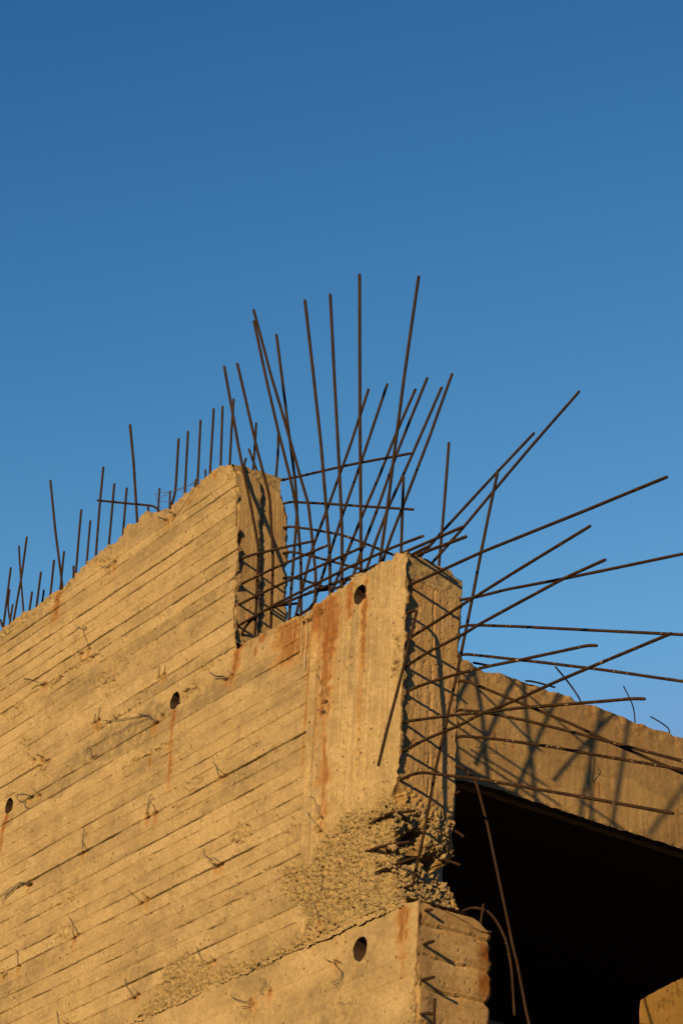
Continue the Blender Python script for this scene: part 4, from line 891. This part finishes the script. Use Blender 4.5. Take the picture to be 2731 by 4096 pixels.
# lower end (the column's broken end)
jd = np.where(zs <= .03)[0]; zd = zs[jd]
exl = ced(zd); eyl = -np.array([np.interp(e, xs, out[:, j]) for e, j in zip(exl, jd)])
def xin_lo(w, z):
    hc = sstep(-1.12, -1.30, z+.06*fbm(w*12, z*12, 131, 3)+.25*np.clip(w-.12, 0, 1)*1.0)
    f1, f2, c1 = worley(w*34, z*34, 132); g1, g2, c2 = worley(w*75, z*75, 133)
    peb = (.55-f1)*.026*(.5+c1)+(.5-g1)*.014+.006*fbm(w*150, z*150, 197, 2)
    d = -.011+.0026*fbm(w*24, z*14, 134, 4)+.0013*vn(w*130, z*3, 135)-.006*sstep(.72, .9, vn(w*75, z*75, 194))
    bl = .178+.004*fbm(z*8, z*0, 136, 2)
    d = d-.006*np.exp(-((w-bl)/.004)**2)*(vn(z*14, z*0, 137) > -.4)+np.where(w > bl, .002, 0)
    # caves eaten into the honeycomb
    cave = .18*np.exp(-(((w-.20)/.10)**2+((z+1.47-.10*(w-.2))/.035)**2))+.22*np.exp(-(((w-.07)/.08)**2+((z+1.415)/.030)**2))+.12*np.exp(-(((w-.13)/.04)**2+((z+1.36)/.022)**2))+.10*np.exp(-(((w-.03)/.05)**2+((z+1.52)/.018)**2))+.10*np.exp(-(((w-.28)/.06)**2+((z+1.53)/.05)**2))+.05*np.exp(-(((w-.12)/.05)**2+((z+1.33)/.03)**2))
    cave = cave*np.clip(1+1.2*fbm(w*20, z*24, 138, 3), .2, 2)
    foot = .075*sstep(-1.55, -1.75, z)*(1-sstep(.05, .3, w)*.5)
    # spalled, cracked head
    ck, ck2, cc = worley(w*16+.3*fbm(w*20, z*20, 139, 2), z*14, 140)
    crk = np.exp(-((ck2-ck)/.045)**2)*sstep(-.30, -.08, z)*(cc > .25)
    d = d-.004*crk+.003*(cc-.5)*sstep(-.25, -.05, z)
    return d*(1-hc)+hc*(peb-.022)-cave+foot
def w1_lo(z): return .338+.012*fbm(z*18, z*0, 141, 4)-.055*np.exp(-((z+1.50)/.035)**2)+.012*sstep(-1.56, -1.7, z)
def top_lo(w): return .0+.012*fbm(w*26, w*0, 142, 3)+.012*sstep(.0, .03, .10-w)-.012*sstep(.1, .22, w)-.05*sstep(.26, .31, w)
x, w, z, ro, a = end_face(zd, exl, eyl, w1_lo, xin_lo, 151, 'l', top_lo)
hc = sstep(-1.12, -1.30, z+.06*fbm(w*12, z*12, 131, 3)+.25*np.clip(w-.12, 0, 1))
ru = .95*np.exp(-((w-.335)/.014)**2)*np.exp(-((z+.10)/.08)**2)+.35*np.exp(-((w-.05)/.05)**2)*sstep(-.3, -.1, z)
mb.grid(np.stack([x, w, z], -1), None, False, tone=np.clip(.62+.4*fbm(w*14, z*2.5, 411, 4)+.3*fbm(w*40, z*30, 412, 3), 0, 1), rough=np.clip(ro+hc, 0, 1), rust=np.clip(ru+.30, 0, 1), grey=np.clip(.5*(fbm(w*7, z*3, 152, 3) > .05)*(1-hc), 0, 1))  # constant tint besides the real stains: warm light painted on the broken end
xb = x[:, -1:]*(1-yy)+(x[:, -1:]-.5)*yy
mb.grid(np.stack([xb, w[:, -1:]+.0*yy, np.repeat(z[:, -1:], 4, 1)], -1), None, False, rough=1.)
kz = np.linspace(0, 1, 8)[:, None]
mb.grid(np.stack([x[:1]+.03*kz-.01, w[:1]+0*kz, z[:1]-.13*kz+.002], -1), None, True, rough=1.)
# underside of the overhang at the joint
xj = xs[xs <= .12]; oj = -out[:len(xj), 0]; yj = oj[:, None]*(1-yy)+(T+.02)*yy
mb.grid(np.stack([np.repeat(xj[:, None], 4, 1), yj, np.full(yj.shape, JOINT+.03)], -1), None, False, rough=1.)
# the wall runs on to the left beyond the picture
mb.box(-14, -7.0, .001, T, GROUND, 1.13)
mb.box(-.80, -.33, T+.001, T+.18, GROUND, -.08)
mb.build('wall_body', M_wall, wall)

# ---- base course under the joint, thicker and longer
BX, BT = .19, .40
mb = MB()
bx = np.concatenate([np.arange(-7, -4.4, .05), np.arange(-4.4, -2, .0075), np.arange(-2, BX, .006), [BX]])
bz = np.concatenate([np.linspace(GROUND, -2.75, 20)[:-1], np.arange(-2.75, JOINT+.03, .006), [JOINT+.045]])
Xg, Zg = np.meshgrid(bx, bz, indexing='ij')
ex = BX+.006*fbm(bz*30, bz*0, 161, 3)+np.where(bz < -2.15, .012*fbm(bz*20, bz*0, 162, 2)-.01, 0)
Xv = np.minimum(Xg, ex[None, :]); Xv[-1, :] = ex
hx, hz, hole = hole_push(Xv, Zg)
topb = JOINT+.036+.006*fbm(bx*16, bx*0, 163, 4)-.034*sstep(-.06, .17, bx)
hz = np.where(Zg >= JOINT+.04, topb[:, None], np.minimum(hz, topb[:, None]-1e-4))
rg = rough_mask(hx, hz)
o2 = .0025*fbm(hx*2.2, hz*2.2, 165, 3)+.0018*fbm(hx*14, hz*20, 166, 3)+.0014*fbm(hx*42, hz*55, 167, 3)-.007*sstep(.76, .92, vn(hx*62, hz*74, 195))*sstep(-.3, .3, vn(hx*3, hz*4, 196))
o2 = o2-.006-.004*np.exp(-np.maximum(topb[:, None]-hz, 0)/.012)
bj = [(-1.905, .35), (-2.015, .5), (-2.10, .5), (-2.19, .35), (-2.28, .5), (-2.37, .6), (-2.47, .5), (-2.6, .5)]
for i, (jz, s) in enumerate(bj):
    mm = s*sstep(-.5, .4, vn(hx*1.7+i*5, hx*0+i, 168)); zz = jz+.003*fbm(hx*5, hx*0+i, 169, 3)
    o2 = o2-mm*.008*np.exp(-((hz-zz)/.004)**2)+.004*mm*sstep(0, .006, hz-zz)*np.exp(-np.maximum(hz-zz, 0)/.03)
f1, f2, c1 = worley(hx*34, hz*34, 171)
o2 = o2+rg*((.55-f1)*.014*(.5+c1)-.006)
cutb = (hole[:-1, :-1]+hole[1:, :-1]+hole[1:, 1:]+hole[:-1, 1:]) == 0
Pb = np.stack([hx, -o2, hz], -1)
mb.grid(Pb, cutb, tone=tone_mask(hx, hz), rust=rust_mask(hx, hz), rough=rg, grey=grey_mask(hx, hz)*.8+.25*(fbm(hx*2, hz*5, 172, 4) > .15))
# end of the base course: boards that lap over each other
nb = 90; t = np.linspace(0, 1, nb)[None, :]
rows = bz[bz > -2.9]; k0 = len(bz)-len(rows)
zr = np.repeat(rows[:, None], nb, 1); e0 = Pb[-1, k0:, :]
W1 = (BT+.012+.010*fbm(rows*14, rows*0, 181, 4)-.02*np.exp(-((rows+2.155)/.02)**2)-.012*np.exp(-((rows+2.02)/.012)**2)-.06*sstep(-1.84, -1.77, rows)+.008*sstep(-1.9, -2.05, rows))[:, None]
w = e0[:, 1:2]*(1-t)+W1*t
laps = [-1.862, -2.005, -2.150, -2.31, -2.46, -2.62]
xe = np.zeros(zr.shape)
prev = JOINT
for i, lz in enumerate(laps):
    z0 = lz+.010*(w-.2)+.008*fbm(w*11, w*0+i, 182, 5)+.006*sstep(.12, .2, w)*(1-sstep(.32, .38, w))*fbm(w*38, w*0+i, 183, 4)
    up = (zr > z0) & (zr < prev) if i else (zr > z0)
    xe = np.where(zr > z0, xe, xe-.009-.008*sstep(-.4, .3, vn(w*5, w*0+i*3, 192)))           # each lower board sits further in, then bellies out again
    bell = .0125*sstep(.0, .03, z0-zr)
    xe = np.where(zr > z0, xe, xe+bell)
xe = xe+.0020*fbm(w*20, zr*30, 184, 4)+.0015*vn(w*4, zr*150, 185)-.006*sstep(.82, .95, vn(w*75, zr*75, 193))
a = sstep(.006, .022, w-e0[:, 1:2])
xx = e0[:, 0:1]*(1-a)+(BX-.006+xe)*a
ed = 1-sstep(0, .02, W1-w); xx = xx-ed*(.012+.012*fbm(zr*30, w*30, 186, 3))
zc = JOINT+.02-.038*sstep(0, .1, w)-.05*sstep(.30, .42, w)+.006*fbm(w*25, w*0, 187, 3)
zr = np.minimum(zr, zc)
lapr = np.zeros(zr.shape)
for i, lz in enumerate(laps):
    z0 = lz+.010*(w-.2); lapr = np.maximum(lapr, np.exp(-((zr-z0-.014)/.014)**2)*(fbm(w*12, w*0+i, 188, 3) > -.15))
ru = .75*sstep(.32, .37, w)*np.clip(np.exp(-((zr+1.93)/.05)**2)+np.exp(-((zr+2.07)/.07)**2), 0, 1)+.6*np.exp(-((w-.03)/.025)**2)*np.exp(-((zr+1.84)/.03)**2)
mb.grid(np.stack([xx, w, zr], -1), None, tone=np.clip(.66+.4*fbm(w*5, zr*9, 415, 4)+.3*fbm(w*40, zr*40, 416, 3), 0, 1), rust=np.clip(ru+.30, 0, 1), rough=np.clip(.7*(1-a)+.8*ed+.7*lapr, 0, 1), grey=.4*(fbm(w*5, zr*5, 189, 3) > .1))  # base tint paints warm light over the whole end, on top of real stains
xb = xx[:, -1:]*(1-yy)+(xx[:, -1:]-.25)*yy
mb.grid(np.stack([xb, w[:, -1:]+.0*yy, np.repeat(zr[:, -1:], 4, 1)], -1), None, rough=1.)
# top ledge, back and lower end
te = np.stack([bx, Pb[:, -1, 1], Pb[:, -1, 2]], -1); tt = np.linspace(0, 1, 30)[None, :]
ty = te[:, 1:2]*(1-tt)+BT*tt
tz = te[:, 2:3]+.008*fbm(te[:, 0:1]*25, ty*25, 191, 3)*np.minimum(1, tt*5)-.068*sstep(.1, 1, tt)
mb.grid(np.stack([np.broadcast_to(te[:, 0:1], ty.shape), ty, tz], -1), None, True, rough=1.)
mb.box(-7, BX-.03, BT-.06, BT-.01, GROUND, JOINT-.08)
mb.box(BX-.05, BX-.014, .012, BT-.02, GROUND, -2.70)
mb.build('base_course', M_wall, wall)

# ---- exposed stones in the honeycombed patches: too many to count, one part
def ico():
    t = (1+5**.5)/2
    v = np.array([(-1, t, 0), (1, t, 0), (-1, -t, 0), (1, -t, 0), (0, -1, t), (0, 1, t), (0, -1, -t), (0, 1, -t), (t, 0, -1), (t, 0, 1), (-t, 0, -1), (-t, 0, 1)], float)
    f = [(0, 11, 5), (0, 5, 1), (0, 1, 7), (0, 7, 10), (0, 10, 11), (1, 5, 9), (5, 11, 4), (11, 10, 2), (10, 7, 6), (7, 1, 8), (3, 9, 4), (3, 4, 2), (3, 2, 6), (3, 6, 8), (3, 8, 9), (4, 9, 5), (2, 4, 11), (6, 2, 10), (8, 6, 7), (9, 8, 1)]
    v = list(v/np.linalg.norm(v[0])); mid = {}; g = []
    def m(a, b):
        k = (min(a, b), max(a, b))
        if k not in mid:
            p = v[a]+v[b]; v.append(p/np.linalg.norm(p)); mid[k] = len(v)-1
        return mid[k]
    for a, b, c in f:
        ab, bc, ca = m(a, b), m(b, c), m(c, a); g += [(a, ab, ca), (b, bc, ab), (c, ca, bc), (ab, bc, ca)]
    return np.array(v), np.array(g)
rs = np.random.RandomState(7)
iv, ifc = ico()
cen = []
cx_ = rs.uniform(-1.2, .1, 14000); cz_ = rs.uniform(JOINT, -.95, 14000)
hm = honey_mask(cx_, cz_)
sel = (hm > .6+.4*rs.rand(len(hm))) & (cx_ < ced(cz_)-.005)
cx_, cz_ = cx_[sel][:2200], cz_[sel][:2200]
ix = np.clip(np.searchsorted(xs, cx_), 0, len(xs)-1); iz = np.clip(np.searchsorted(zs, cz_), 0, len(zs)-1)
near = np.clip(1+cx_/.35, 0, 1)
for a_, b_, i, j, q in zip(cx_, cz_, ix, iz, near): cen.append((a_, -out[i, j]+.002, b_, .003+.0034*rs.rand()**2+.0095*q*rs.rand()**2))
we = rs.uniform(.0, .30, 1500); ze = rs.uniform(JOINT, -1.15, 1500)
xe_ = xin_lo(we, ze); hcm = sstep(-1.12, -1.30, ze+.06*fbm(we*12, ze*12, 131, 3)+.25*np.clip(we-.12, 0, 1))
for a_, b_, c_, h_ in zip(we, ze, xe_, hcm):
    if h_ > .8 and c_ > -.075: cen.append((c_-.002, a_, b_, .004+.011*rs.rand()**2))
V = []; F = []
for k, (a_, b_, c_, r) in enumerate(cen):
    s = r*(.75+.6*rs.rand(3)); q = rs.randn(4); q /= np.linalg.norm(q)
    ww_, x_, y_, z_ = q
    Rm = np.array([[1-2*(y_*y_+z_*z_), 2*(x_*y_-z_*ww_), 2*(x_*z_+y_*ww_)], [2*(x_*y_+z_*ww_), 1-2*(x_*x_+z_*z_), 2*(y_*z_-x_*ww_)], [2*(x_*z_-y_*ww_), 2*(y_*z_+x_*ww_), 1-2*(x_*x_+y_*y_)]])
    V.append(((iv*(1+.20*rs.randn(len(iv), 1)))*s)@Rm.T+np.array([a_, b_, c_])); F.append(ifc+k*len(iv))
V = np.concatenate(V); F = np.concatenate(F)
tag(mesh_obj('exposed_gravel', V, F, M_wall, wall, False, {'rough': np.ones(len(V)), 'rust': np.zeros(len(V)), 'grey': np.zeros(len(V)), 'tone': np.repeat(rs.rand(len(V)//len(iv)), len(iv))}), 'stones laid bare where the concrete is honeycombed at the wall foot', None, 'stuff')

# ------------------------------------------------------------------ bars and wires
def resample(pts, ds, soft):
    P = np.array(pts, float)
    # round every bend with a short arc, then sample evenly
    Q = [P[0]]
    for i in range(1, len(P)-1):
        a, b, c = P[i-1], P[i], P[i+1]
        ra = min(soft, .45*np.linalg.norm(a-b)); rc = min(soft, .45*np.linalg.norm(c-b))
        s = b+(a-b)/max(np.linalg.norm(a-b), 1e-9)*ra; e = b+(c-b)/max(np.linalg.norm(c-b), 1e-9)*rc
        for t in np.linspace(0, 1, 7): Q.append((1-t)**2*s+2*t*(1-t)*b+t*t*e)
    Q.append(P[-1]); Q = np.array(Q)
    L = np.concatenate([[0], np.cumsum(np.linalg.norm(np.diff(Q, axis=0), axis=1))])
    n = max(int(L[-1]/ds), 2); s = np.linspace(0, L[-1], n+1)
    return np.stack([np.interp(s, L, Q[:, k]) for k in range(3)], -1)
def sweep(P, r, sides=8):
    """r is one radius per ring"""
    Tn = np.gradient(P, axis=0); Tn /= np.linalg.norm(Tn, axis=1)[:, None]+1e-12
    ref = np.array([.31, .77, .21]) if abs(Tn[0]@np.array([.31, .77, .21])) < .8 else np.array([1., 0, 0])
    N = np.cross(Tn, ref); N /= np.linalg.norm(N, axis=1)[:, None]+1e-12; Bn = np.cross(Tn, N)
    th = np.arange(sides)*2*math.pi/sides
    ring = N[:, None, :]*np.cos(th)[None, :, None]+Bn[:, None, :]*np.sin(th)[None, :, None]
    V = (P[:, None, :]+ring*np.asarray(r)[:, None, None]).reshape(-1, 3)
    n = len(P); i = np.arange(n-1)[:, None]*sides; k = np.arange(sides)[None, :]; k2 = (k+1) % sides
    F = np.stack([i+k, i+k2, i+sides+k2, i+sides+k], -1).reshape(-1, 4)
    a = len(V); V = np.concatenate([V, P[:1]-Tn[:1]*r[0]*.15, P[-1:]+Tn[-1:]*r[-1]*.15])
    c1 = np.stack([np.full(sides, a), np.arange(sides), (np.arange(sides)+1) % sides, np.full(sides, a)], -1)[:, [0, 2, 1, 0]]
    o = (n-1)*sides
    c2 = np.stack([np.full(sides, a+1), o+np.arange(sides), o+(np.arange(sides)+1) % sides], -1)
    return V, F, np.concatenate([c1[:, :3], c2])
def tube_obj(name, tubes, mat, parent):
    me = bpy.data.meshes.new(name); vs = []; fs = []; n = 0
    for V, F, Cp in tubes:
        vs.append(V); fs += [tuple(x+n for x in f) for f in F.tolist()]+[tuple(x+n for x in f) for f in Cp.tolist()]; n += len(V)
    me.from_pydata(np.concatenate(vs).tolist(), [], fs); me.update()
    me.polygons.foreach_set('use_smooth', np.ones(len(me.polygons), bool)); me.materials.append(mat)
    o = bpy.data.objects.new(name, me); C.objects.link(o); o.parent = parent; o.location = -Vector(parent.location)
    return o
def make_bar(parent, name, r, mat, emb, ext, label, pts, k):
    P = np.array(pts, float); r = r*.00107
    d = P[0]-P[1]; d /= np.linalg.norm(d); P[0] = P[0]+d*emb
    if ext:
        d = P[-1]-P[-2]; d /= np.linalg.norm(d); P[-1] = P[-1]+d*ext
    S = resample(P, .0032, .05 if len(P) < 9 else .03)
    # bars are never quite straight
    s = np.arange(len(S))*.0032
    S[:, 0] += .0016*fbm(s*2.2, s*0+k, 201, 2)*np.minimum(1, s*2); S[:, 1] += .0016*fbm(s*2.2, s*0+k, 205, 2)
    rib = np.where(np.arange(len(S)) % 2 == 0, 1.10, .93)
    rr = r*rib*(1+.04*vn(s*40, s*0+k, 207))
    rr[-1] = r*.9; rr[-2] = r*.97
    V, F, Cp = sweep(S, rr, 8)
    o = tube_obj(name, [(V, F, Cp)], M_splash if mat == 's' else M_rebar, parent)
    if label: o['label'] = label
    return o
for k, (n, r, m, e, x, lab, pts) in enumerate(BARS): make_bar(wall, n, r, m, e, x, lab, pts, k)
def make_tie(parent, r, lab, strands):
    tubes = []
    for st_ in strands:
        P = np.array(st_, float)
        if len(P) > 2:                               # bow the wire off the face
            P[1:, 1] -= .004*np.arange(1, len(P))/len(P)
        S = resample(P, .004, .02); tubes.append(sweep(S, np.full(len(S), r*.001), 5))
    o = tube_obj('tie_wire', tubes, M_pale if lab and 'pale' in lab else M_wire, parent)
    if lab: o['label'] = lab
for r, lab, st_ in TIES: make_tie(wall, r, lab, st_)

# ------------------------------------------------------------------ the beam behind
bt = prof(BEAMTOP); bb = prof(BEAMBOT)
beam = empty('concrete_beam', (BEAM_X-.06, 3.0, -.38), 'weathered concrete edge beam with a ragged top running behind the wall end, over the dark opening', 'beam')
mb = MB()
ys = np.concatenate([np.arange(T+.06, 1.2, .03), np.arange(1.2, 3.1, .008), np.arange(3.1, 8, .05)])
def ext_line(f, y, a, b):
    s = (f(b)-f(a))/(b-a); return np.where(y < a, f(a)+(y-a)*s, np.where(y > b, f(b)+(y-b)*s, f(y)))
tz = ext_line(bt, ys, BEAMTOP[0][0], BEAMTOP[-1][0])+.008*fbm(ys*22, ys*0, 301, 3)-.20*(1-sstep(.7, 1.25, ys))
bz_ = ext_line(bb, ys, BEAMBOT[0][0], BEAMBOT[-1][0])+.007*fbm(ys*30, ys*0, 302, 3)
t = np.linspace(0, 1, 130)[None, :]
Z = bz_[:, None]*(1-t)+tz[:, None]*t; Y = np.repeat(ys[:, None], 130, 1)
cr = np.exp(-(tz[:, None]-Z)/.05)
o3 = .002*fbm(Y*2, Z*2, 303, 2)+.0008*vn(Y*60, Z*3, 304)+.0012*fbm(Y*45, Z*45, 305, 3)-cr*(.010+.014*fbm(Y*26, Z*26, 306, 3))
low = np.exp(-(Z-bz_[:, None])/.02); o3 = o3-low*(.008+.01*fbm(Y*30, Z*30, 307, 3))
jl_ = -.13+.0*Y-.02*(Y-2)
o3 = o3-.004*np.exp(-((Z-jl_)/.004)**2)*(vn(Y*5, Y*0, 308) > -.1)
Pm = np.stack([BEAM_X+o3, Y, Z], -1)
ru = .6*np.exp(-((Y-2.18)/.03)**2)*sstep(.1, .3, Z)+.55*np.exp(-((Y-2.52)/.02)**2)*sstep(.05, .22, Z)+.3*sstep(.2, .6, fbm(Y*5, Z*3, 310, 3))*sstep(.05, .25, Z)
for yy_, zz_ in ((1.53, -.06), (1.66, -.08), (2.21, -.17), (2.24, -.18), (2.78, -.20)): ru = np.maximum(ru, .8*np.exp(-((Y-yy_)/.008)**2)*sstep(-.14, -.02, Z-zz_)*(1-sstep(0, .01, Z-zz_)))
mb.grid(Pm, None, False, tone=np.clip(.5+.4*fbm(Y*2.5, Z*2.5, 417, 4)+.25*fbm(Y*30, Z*6, 418, 3), 0, 1), rough=np.clip(cr*.9+low*.5, 0, 1), rust=np.clip(ru+.14, 0, 1), grey=np.clip(.5*cr+.6*(fbm(Y*2.2, Z*4, 309, 4) > .12), 0, 1))
e = np.linspace(0, 1, 12)[None, :]; X_ = Pm[:, -1, 0][:, None]-.12*e
mb.grid(np.stack([X_, np.repeat(ys[:, None], 12, 1), Pm[:, -1, 2][:, None]+.012*fbm(ys[:, None]*20, X_*20, 311, 3)*np.minimum(1, e*4)], -1), None, False, rough=1.)
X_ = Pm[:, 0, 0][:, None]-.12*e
sf = MB(); sf.grid(np.stack([X_, np.repeat(ys[:, None], 12, 1), np.repeat(Pm[:, 0, 2][:, None], 12, 1)+.03*e], -1), None, True); sf.build('soffit', M_shade, beam)  # underside in the darkened concrete, its shade painted as colour
mb.grid(np.stack([np.full((len(ys), 2), BEAM_X-.12), np.repeat(ys[:, None], 2, 1), np.stack([bz_, tz], -1)], -1), None, True)
mb.build('beam_body', M_beam, beam)
for k, (n, r, m, e_, x_, lab, pts) in enumerate(BEAMBARS): make_bar(beam, n, r, m, e_, x_, lab, pts, 300+k)
for r, lab, st_ in BTIES: make_tie(beam, r, lab, st_)

# ------------------------------------------------------------------ the shell of the building round the dark room
shell = empty('building_shell', (-6, 5, GROUND), 'dark unlit storey of the unfinished building seen through the opening under the beam', 'building')
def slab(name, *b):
    m = MB(); m.box(*b); return m.build(name, M_shade, shell, False)
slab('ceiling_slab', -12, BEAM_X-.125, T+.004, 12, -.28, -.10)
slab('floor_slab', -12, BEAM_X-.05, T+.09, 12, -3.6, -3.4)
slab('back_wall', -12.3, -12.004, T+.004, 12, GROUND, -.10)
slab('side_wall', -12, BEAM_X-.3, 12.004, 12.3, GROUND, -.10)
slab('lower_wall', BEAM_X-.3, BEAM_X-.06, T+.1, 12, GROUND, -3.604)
slab('opening_light_blocker', BEAM_X-.20, BEAM_X-.055, T+.1, 12, -3.399, -1.62)  # added wall that keeps sky and ground light out of the room

# ------------------------------------------------------------------ low broken wall beyond, lower right
mb = MB()
cxs = np.concatenate([np.arange(-.753, .1, .006), np.arange(.1, 1.6, .03)]); n = 120
topw = -1.588+.104*(cxs+.753)+.006*fbm(cxs*20, cxs*0, 321, 3)
t = np.linspace(0, 1, n)[None, :]**.45
Zg = -3.3*(1-t)+topw[:, None]*t; Xg = np.repeat(cxs[:, None], n, 1)
Xg[0, :] += .008*fbm(Zg[0]*18, Zg[0]*0, 322, 3)
rz = sstep(.1, .5, fbm(Xg*9, Zg*9, 323, 3)+.3*np.exp(-((Zg+1.64)/.03)**2)-.1)
o4 = .004*fbm(Xg*5, Zg*5, 324, 3)+.0015*vn(Xg*50, Zg*3, 325)+rz*(.5-worley(Xg*34, Zg*34, 326)[0])*.018-.02*sstep(.4, .7, vn(Xg*40, Zg*60, 327))*rz-.005*np.exp(-(topw[:, None]-Zg)/.012)
mb.grid(np.stack([Xg, 2.0-o4, Zg], -1), None, rough=rz, rust=.3*sstep(.0, .5, fbm(Xg*9, Zg*2, 328, 3)))
ce = np.linspace(0, 1, 4)[None, :]
mb.grid(np.stack([np.repeat(Xg[0][:, None], 4, 1), 2.0-o4[0][:, None]+.25*ce, np.repeat(Zg[0][:, None], 4, 1)], -1), None, True)
mb.grid(np.stack([np.repeat(cxs[:, None], 4, 1), 2.0-o4[:, -1:]+.25*ce, np.repeat(Zg[:, -1:], 4, 1)], -1), None, True, rough=1.)
mb.box(-.74, 1.59, 2.02, 2.25, GROUND, -1.70)
tag(mb.build('low_wall', M_low), 'low rough orange-brown concrete wall catching the sun at the bottom right corner', 'wall')

# ------------------------------------------------------------------ ground out to the horizon
k = NT('dry_ground'); n = k.noise(.35, 6, .65); n2 = k.noise(6, 5, .7)
k.l(k.mix(k.rng(n, .35, .65), k.mix(n2, (.075, .058, .036), (.05, .04, .025)), (.04, .05, .02)), k.b.inputs['Base Color']); k.b.inputs['Roughness'].default_value = .95
k.bump(n2, .6, .05)
g = np.linspace(-1, 1, 41); g = np.sign(g)*np.abs(g)**2.2*4000
Xg, Yg = np.meshgrid(g, g, indexing='ij')
mb = MB(); mb.grid(np.stack([Xg, Yg, np.full(Xg.shape, GROUND)+.0], -1), None)
tag(mb.build('ground', k.m), 'dry bare ground around the unfinished building', 'ground', 'structure')

# ------------------------------------------------------------------ light, sky, camera
sc = bpy.context.scene
w = bpy.data.worlds.new('World'); sc.world = w; w.use_nodes = True
nt = w.node_tree; bg = nt.nodes['Background']
sky = nt.nodes.new('ShaderNodeTexSky'); sky.sky_type = 'NISHITA'; sky.sun_disc = False
sky.sun_elevation = EL; sky.sun_rotation = math.pi-AZ
sky.air_density = 1.0; sky.dust_density = .5; sky.ozone_density = 2.8; sky.altitude = 300
def cmix(mode, a, b):
    n = nt.nodes.new('ShaderNodeMix'); n.data_type = 'RGBA'; n.blend_type = mode; n.inputs[0].default_value = 1.
    nt.links.new(a, n.inputs[6]); n.inputs[7].default_value = (*b, 1); return n.outputs[2]
sp_ = nt.nodes.new('ShaderNodeSeparateColor'); cb_ = nt.nodes.new('ShaderNodeCombineColor'); nt.links.new(sky.outputs[0], sp_.inputs[0])
for q, (ex_, ml_) in enumerate(((3.0, .66), (2.06, .52), (1.55, .545))):      # deep evening blue: clearer air overhead than the model's
    p_ = nt.nodes.new('ShaderNodeMath'); p_.operation = 'POWER'; p_.inputs[1].default_value = ex_; nt.links.new(sp_.outputs[q], p_.inputs[0])
    m_ = nt.nodes.new('ShaderNodeMath'); m_.operation = 'MULTIPLY'; m_.inputs[1].default_value = ml_; nt.links.new(p_.outputs[0], m_.inputs[0]); nt.links.new(m_.outputs[0], cb_.inputs[q])
c_ = cmix('DARKEN', cb_.outputs[0], (1.2, 2.4, 4.2))
nt.links.new(c_, bg.inputs[0]); bg.inputs[1].default_value = .075
L = bpy.data.lights.new('sun', 'SUN'); L.energy = 5.0; L.angle = math.radians(.55); L.color = (1., .625, .235)
so = bpy.data.objects.new('sun', L); C.objects.link(so)
d = Vector((-math.sin(AZ)*math.cos(EL), math.cos(AZ)*math.cos(EL), -math.sin(EL)))
so.rotation_euler = d.to_track_quat('-Z', 'Y').to_euler(); so.location = (6, -9, 6)
cam = bpy.data.cameras.new('camera'); co = bpy.data.objects.new('camera', cam); C.objects.link(co)
cam.sensor_fit = 'VERTICAL'; cam.sensor_height = 36; cam.lens = 36*11860/4096; cam.clip_start = .1; cam.clip_end = 20000
Mx = Matrix([[CAM_AXES[c][r] for c in range(3)] for r in range(3)]).to_4x4(); Mx.translation = Vector(CAM_LOC)
co.matrix_world = Mx; sc.camera = co
sc.render.engine = 'CYCLES'; sc.cycles.max_bounces = 4; sc.cycles.diffuse_bounces = 3
sc.view_settings.view_transform = 'Standard'; sc.view_settings.look = 'None'; sc.view_settings.gamma = 1; sc.view_settings.exposure = 1.0
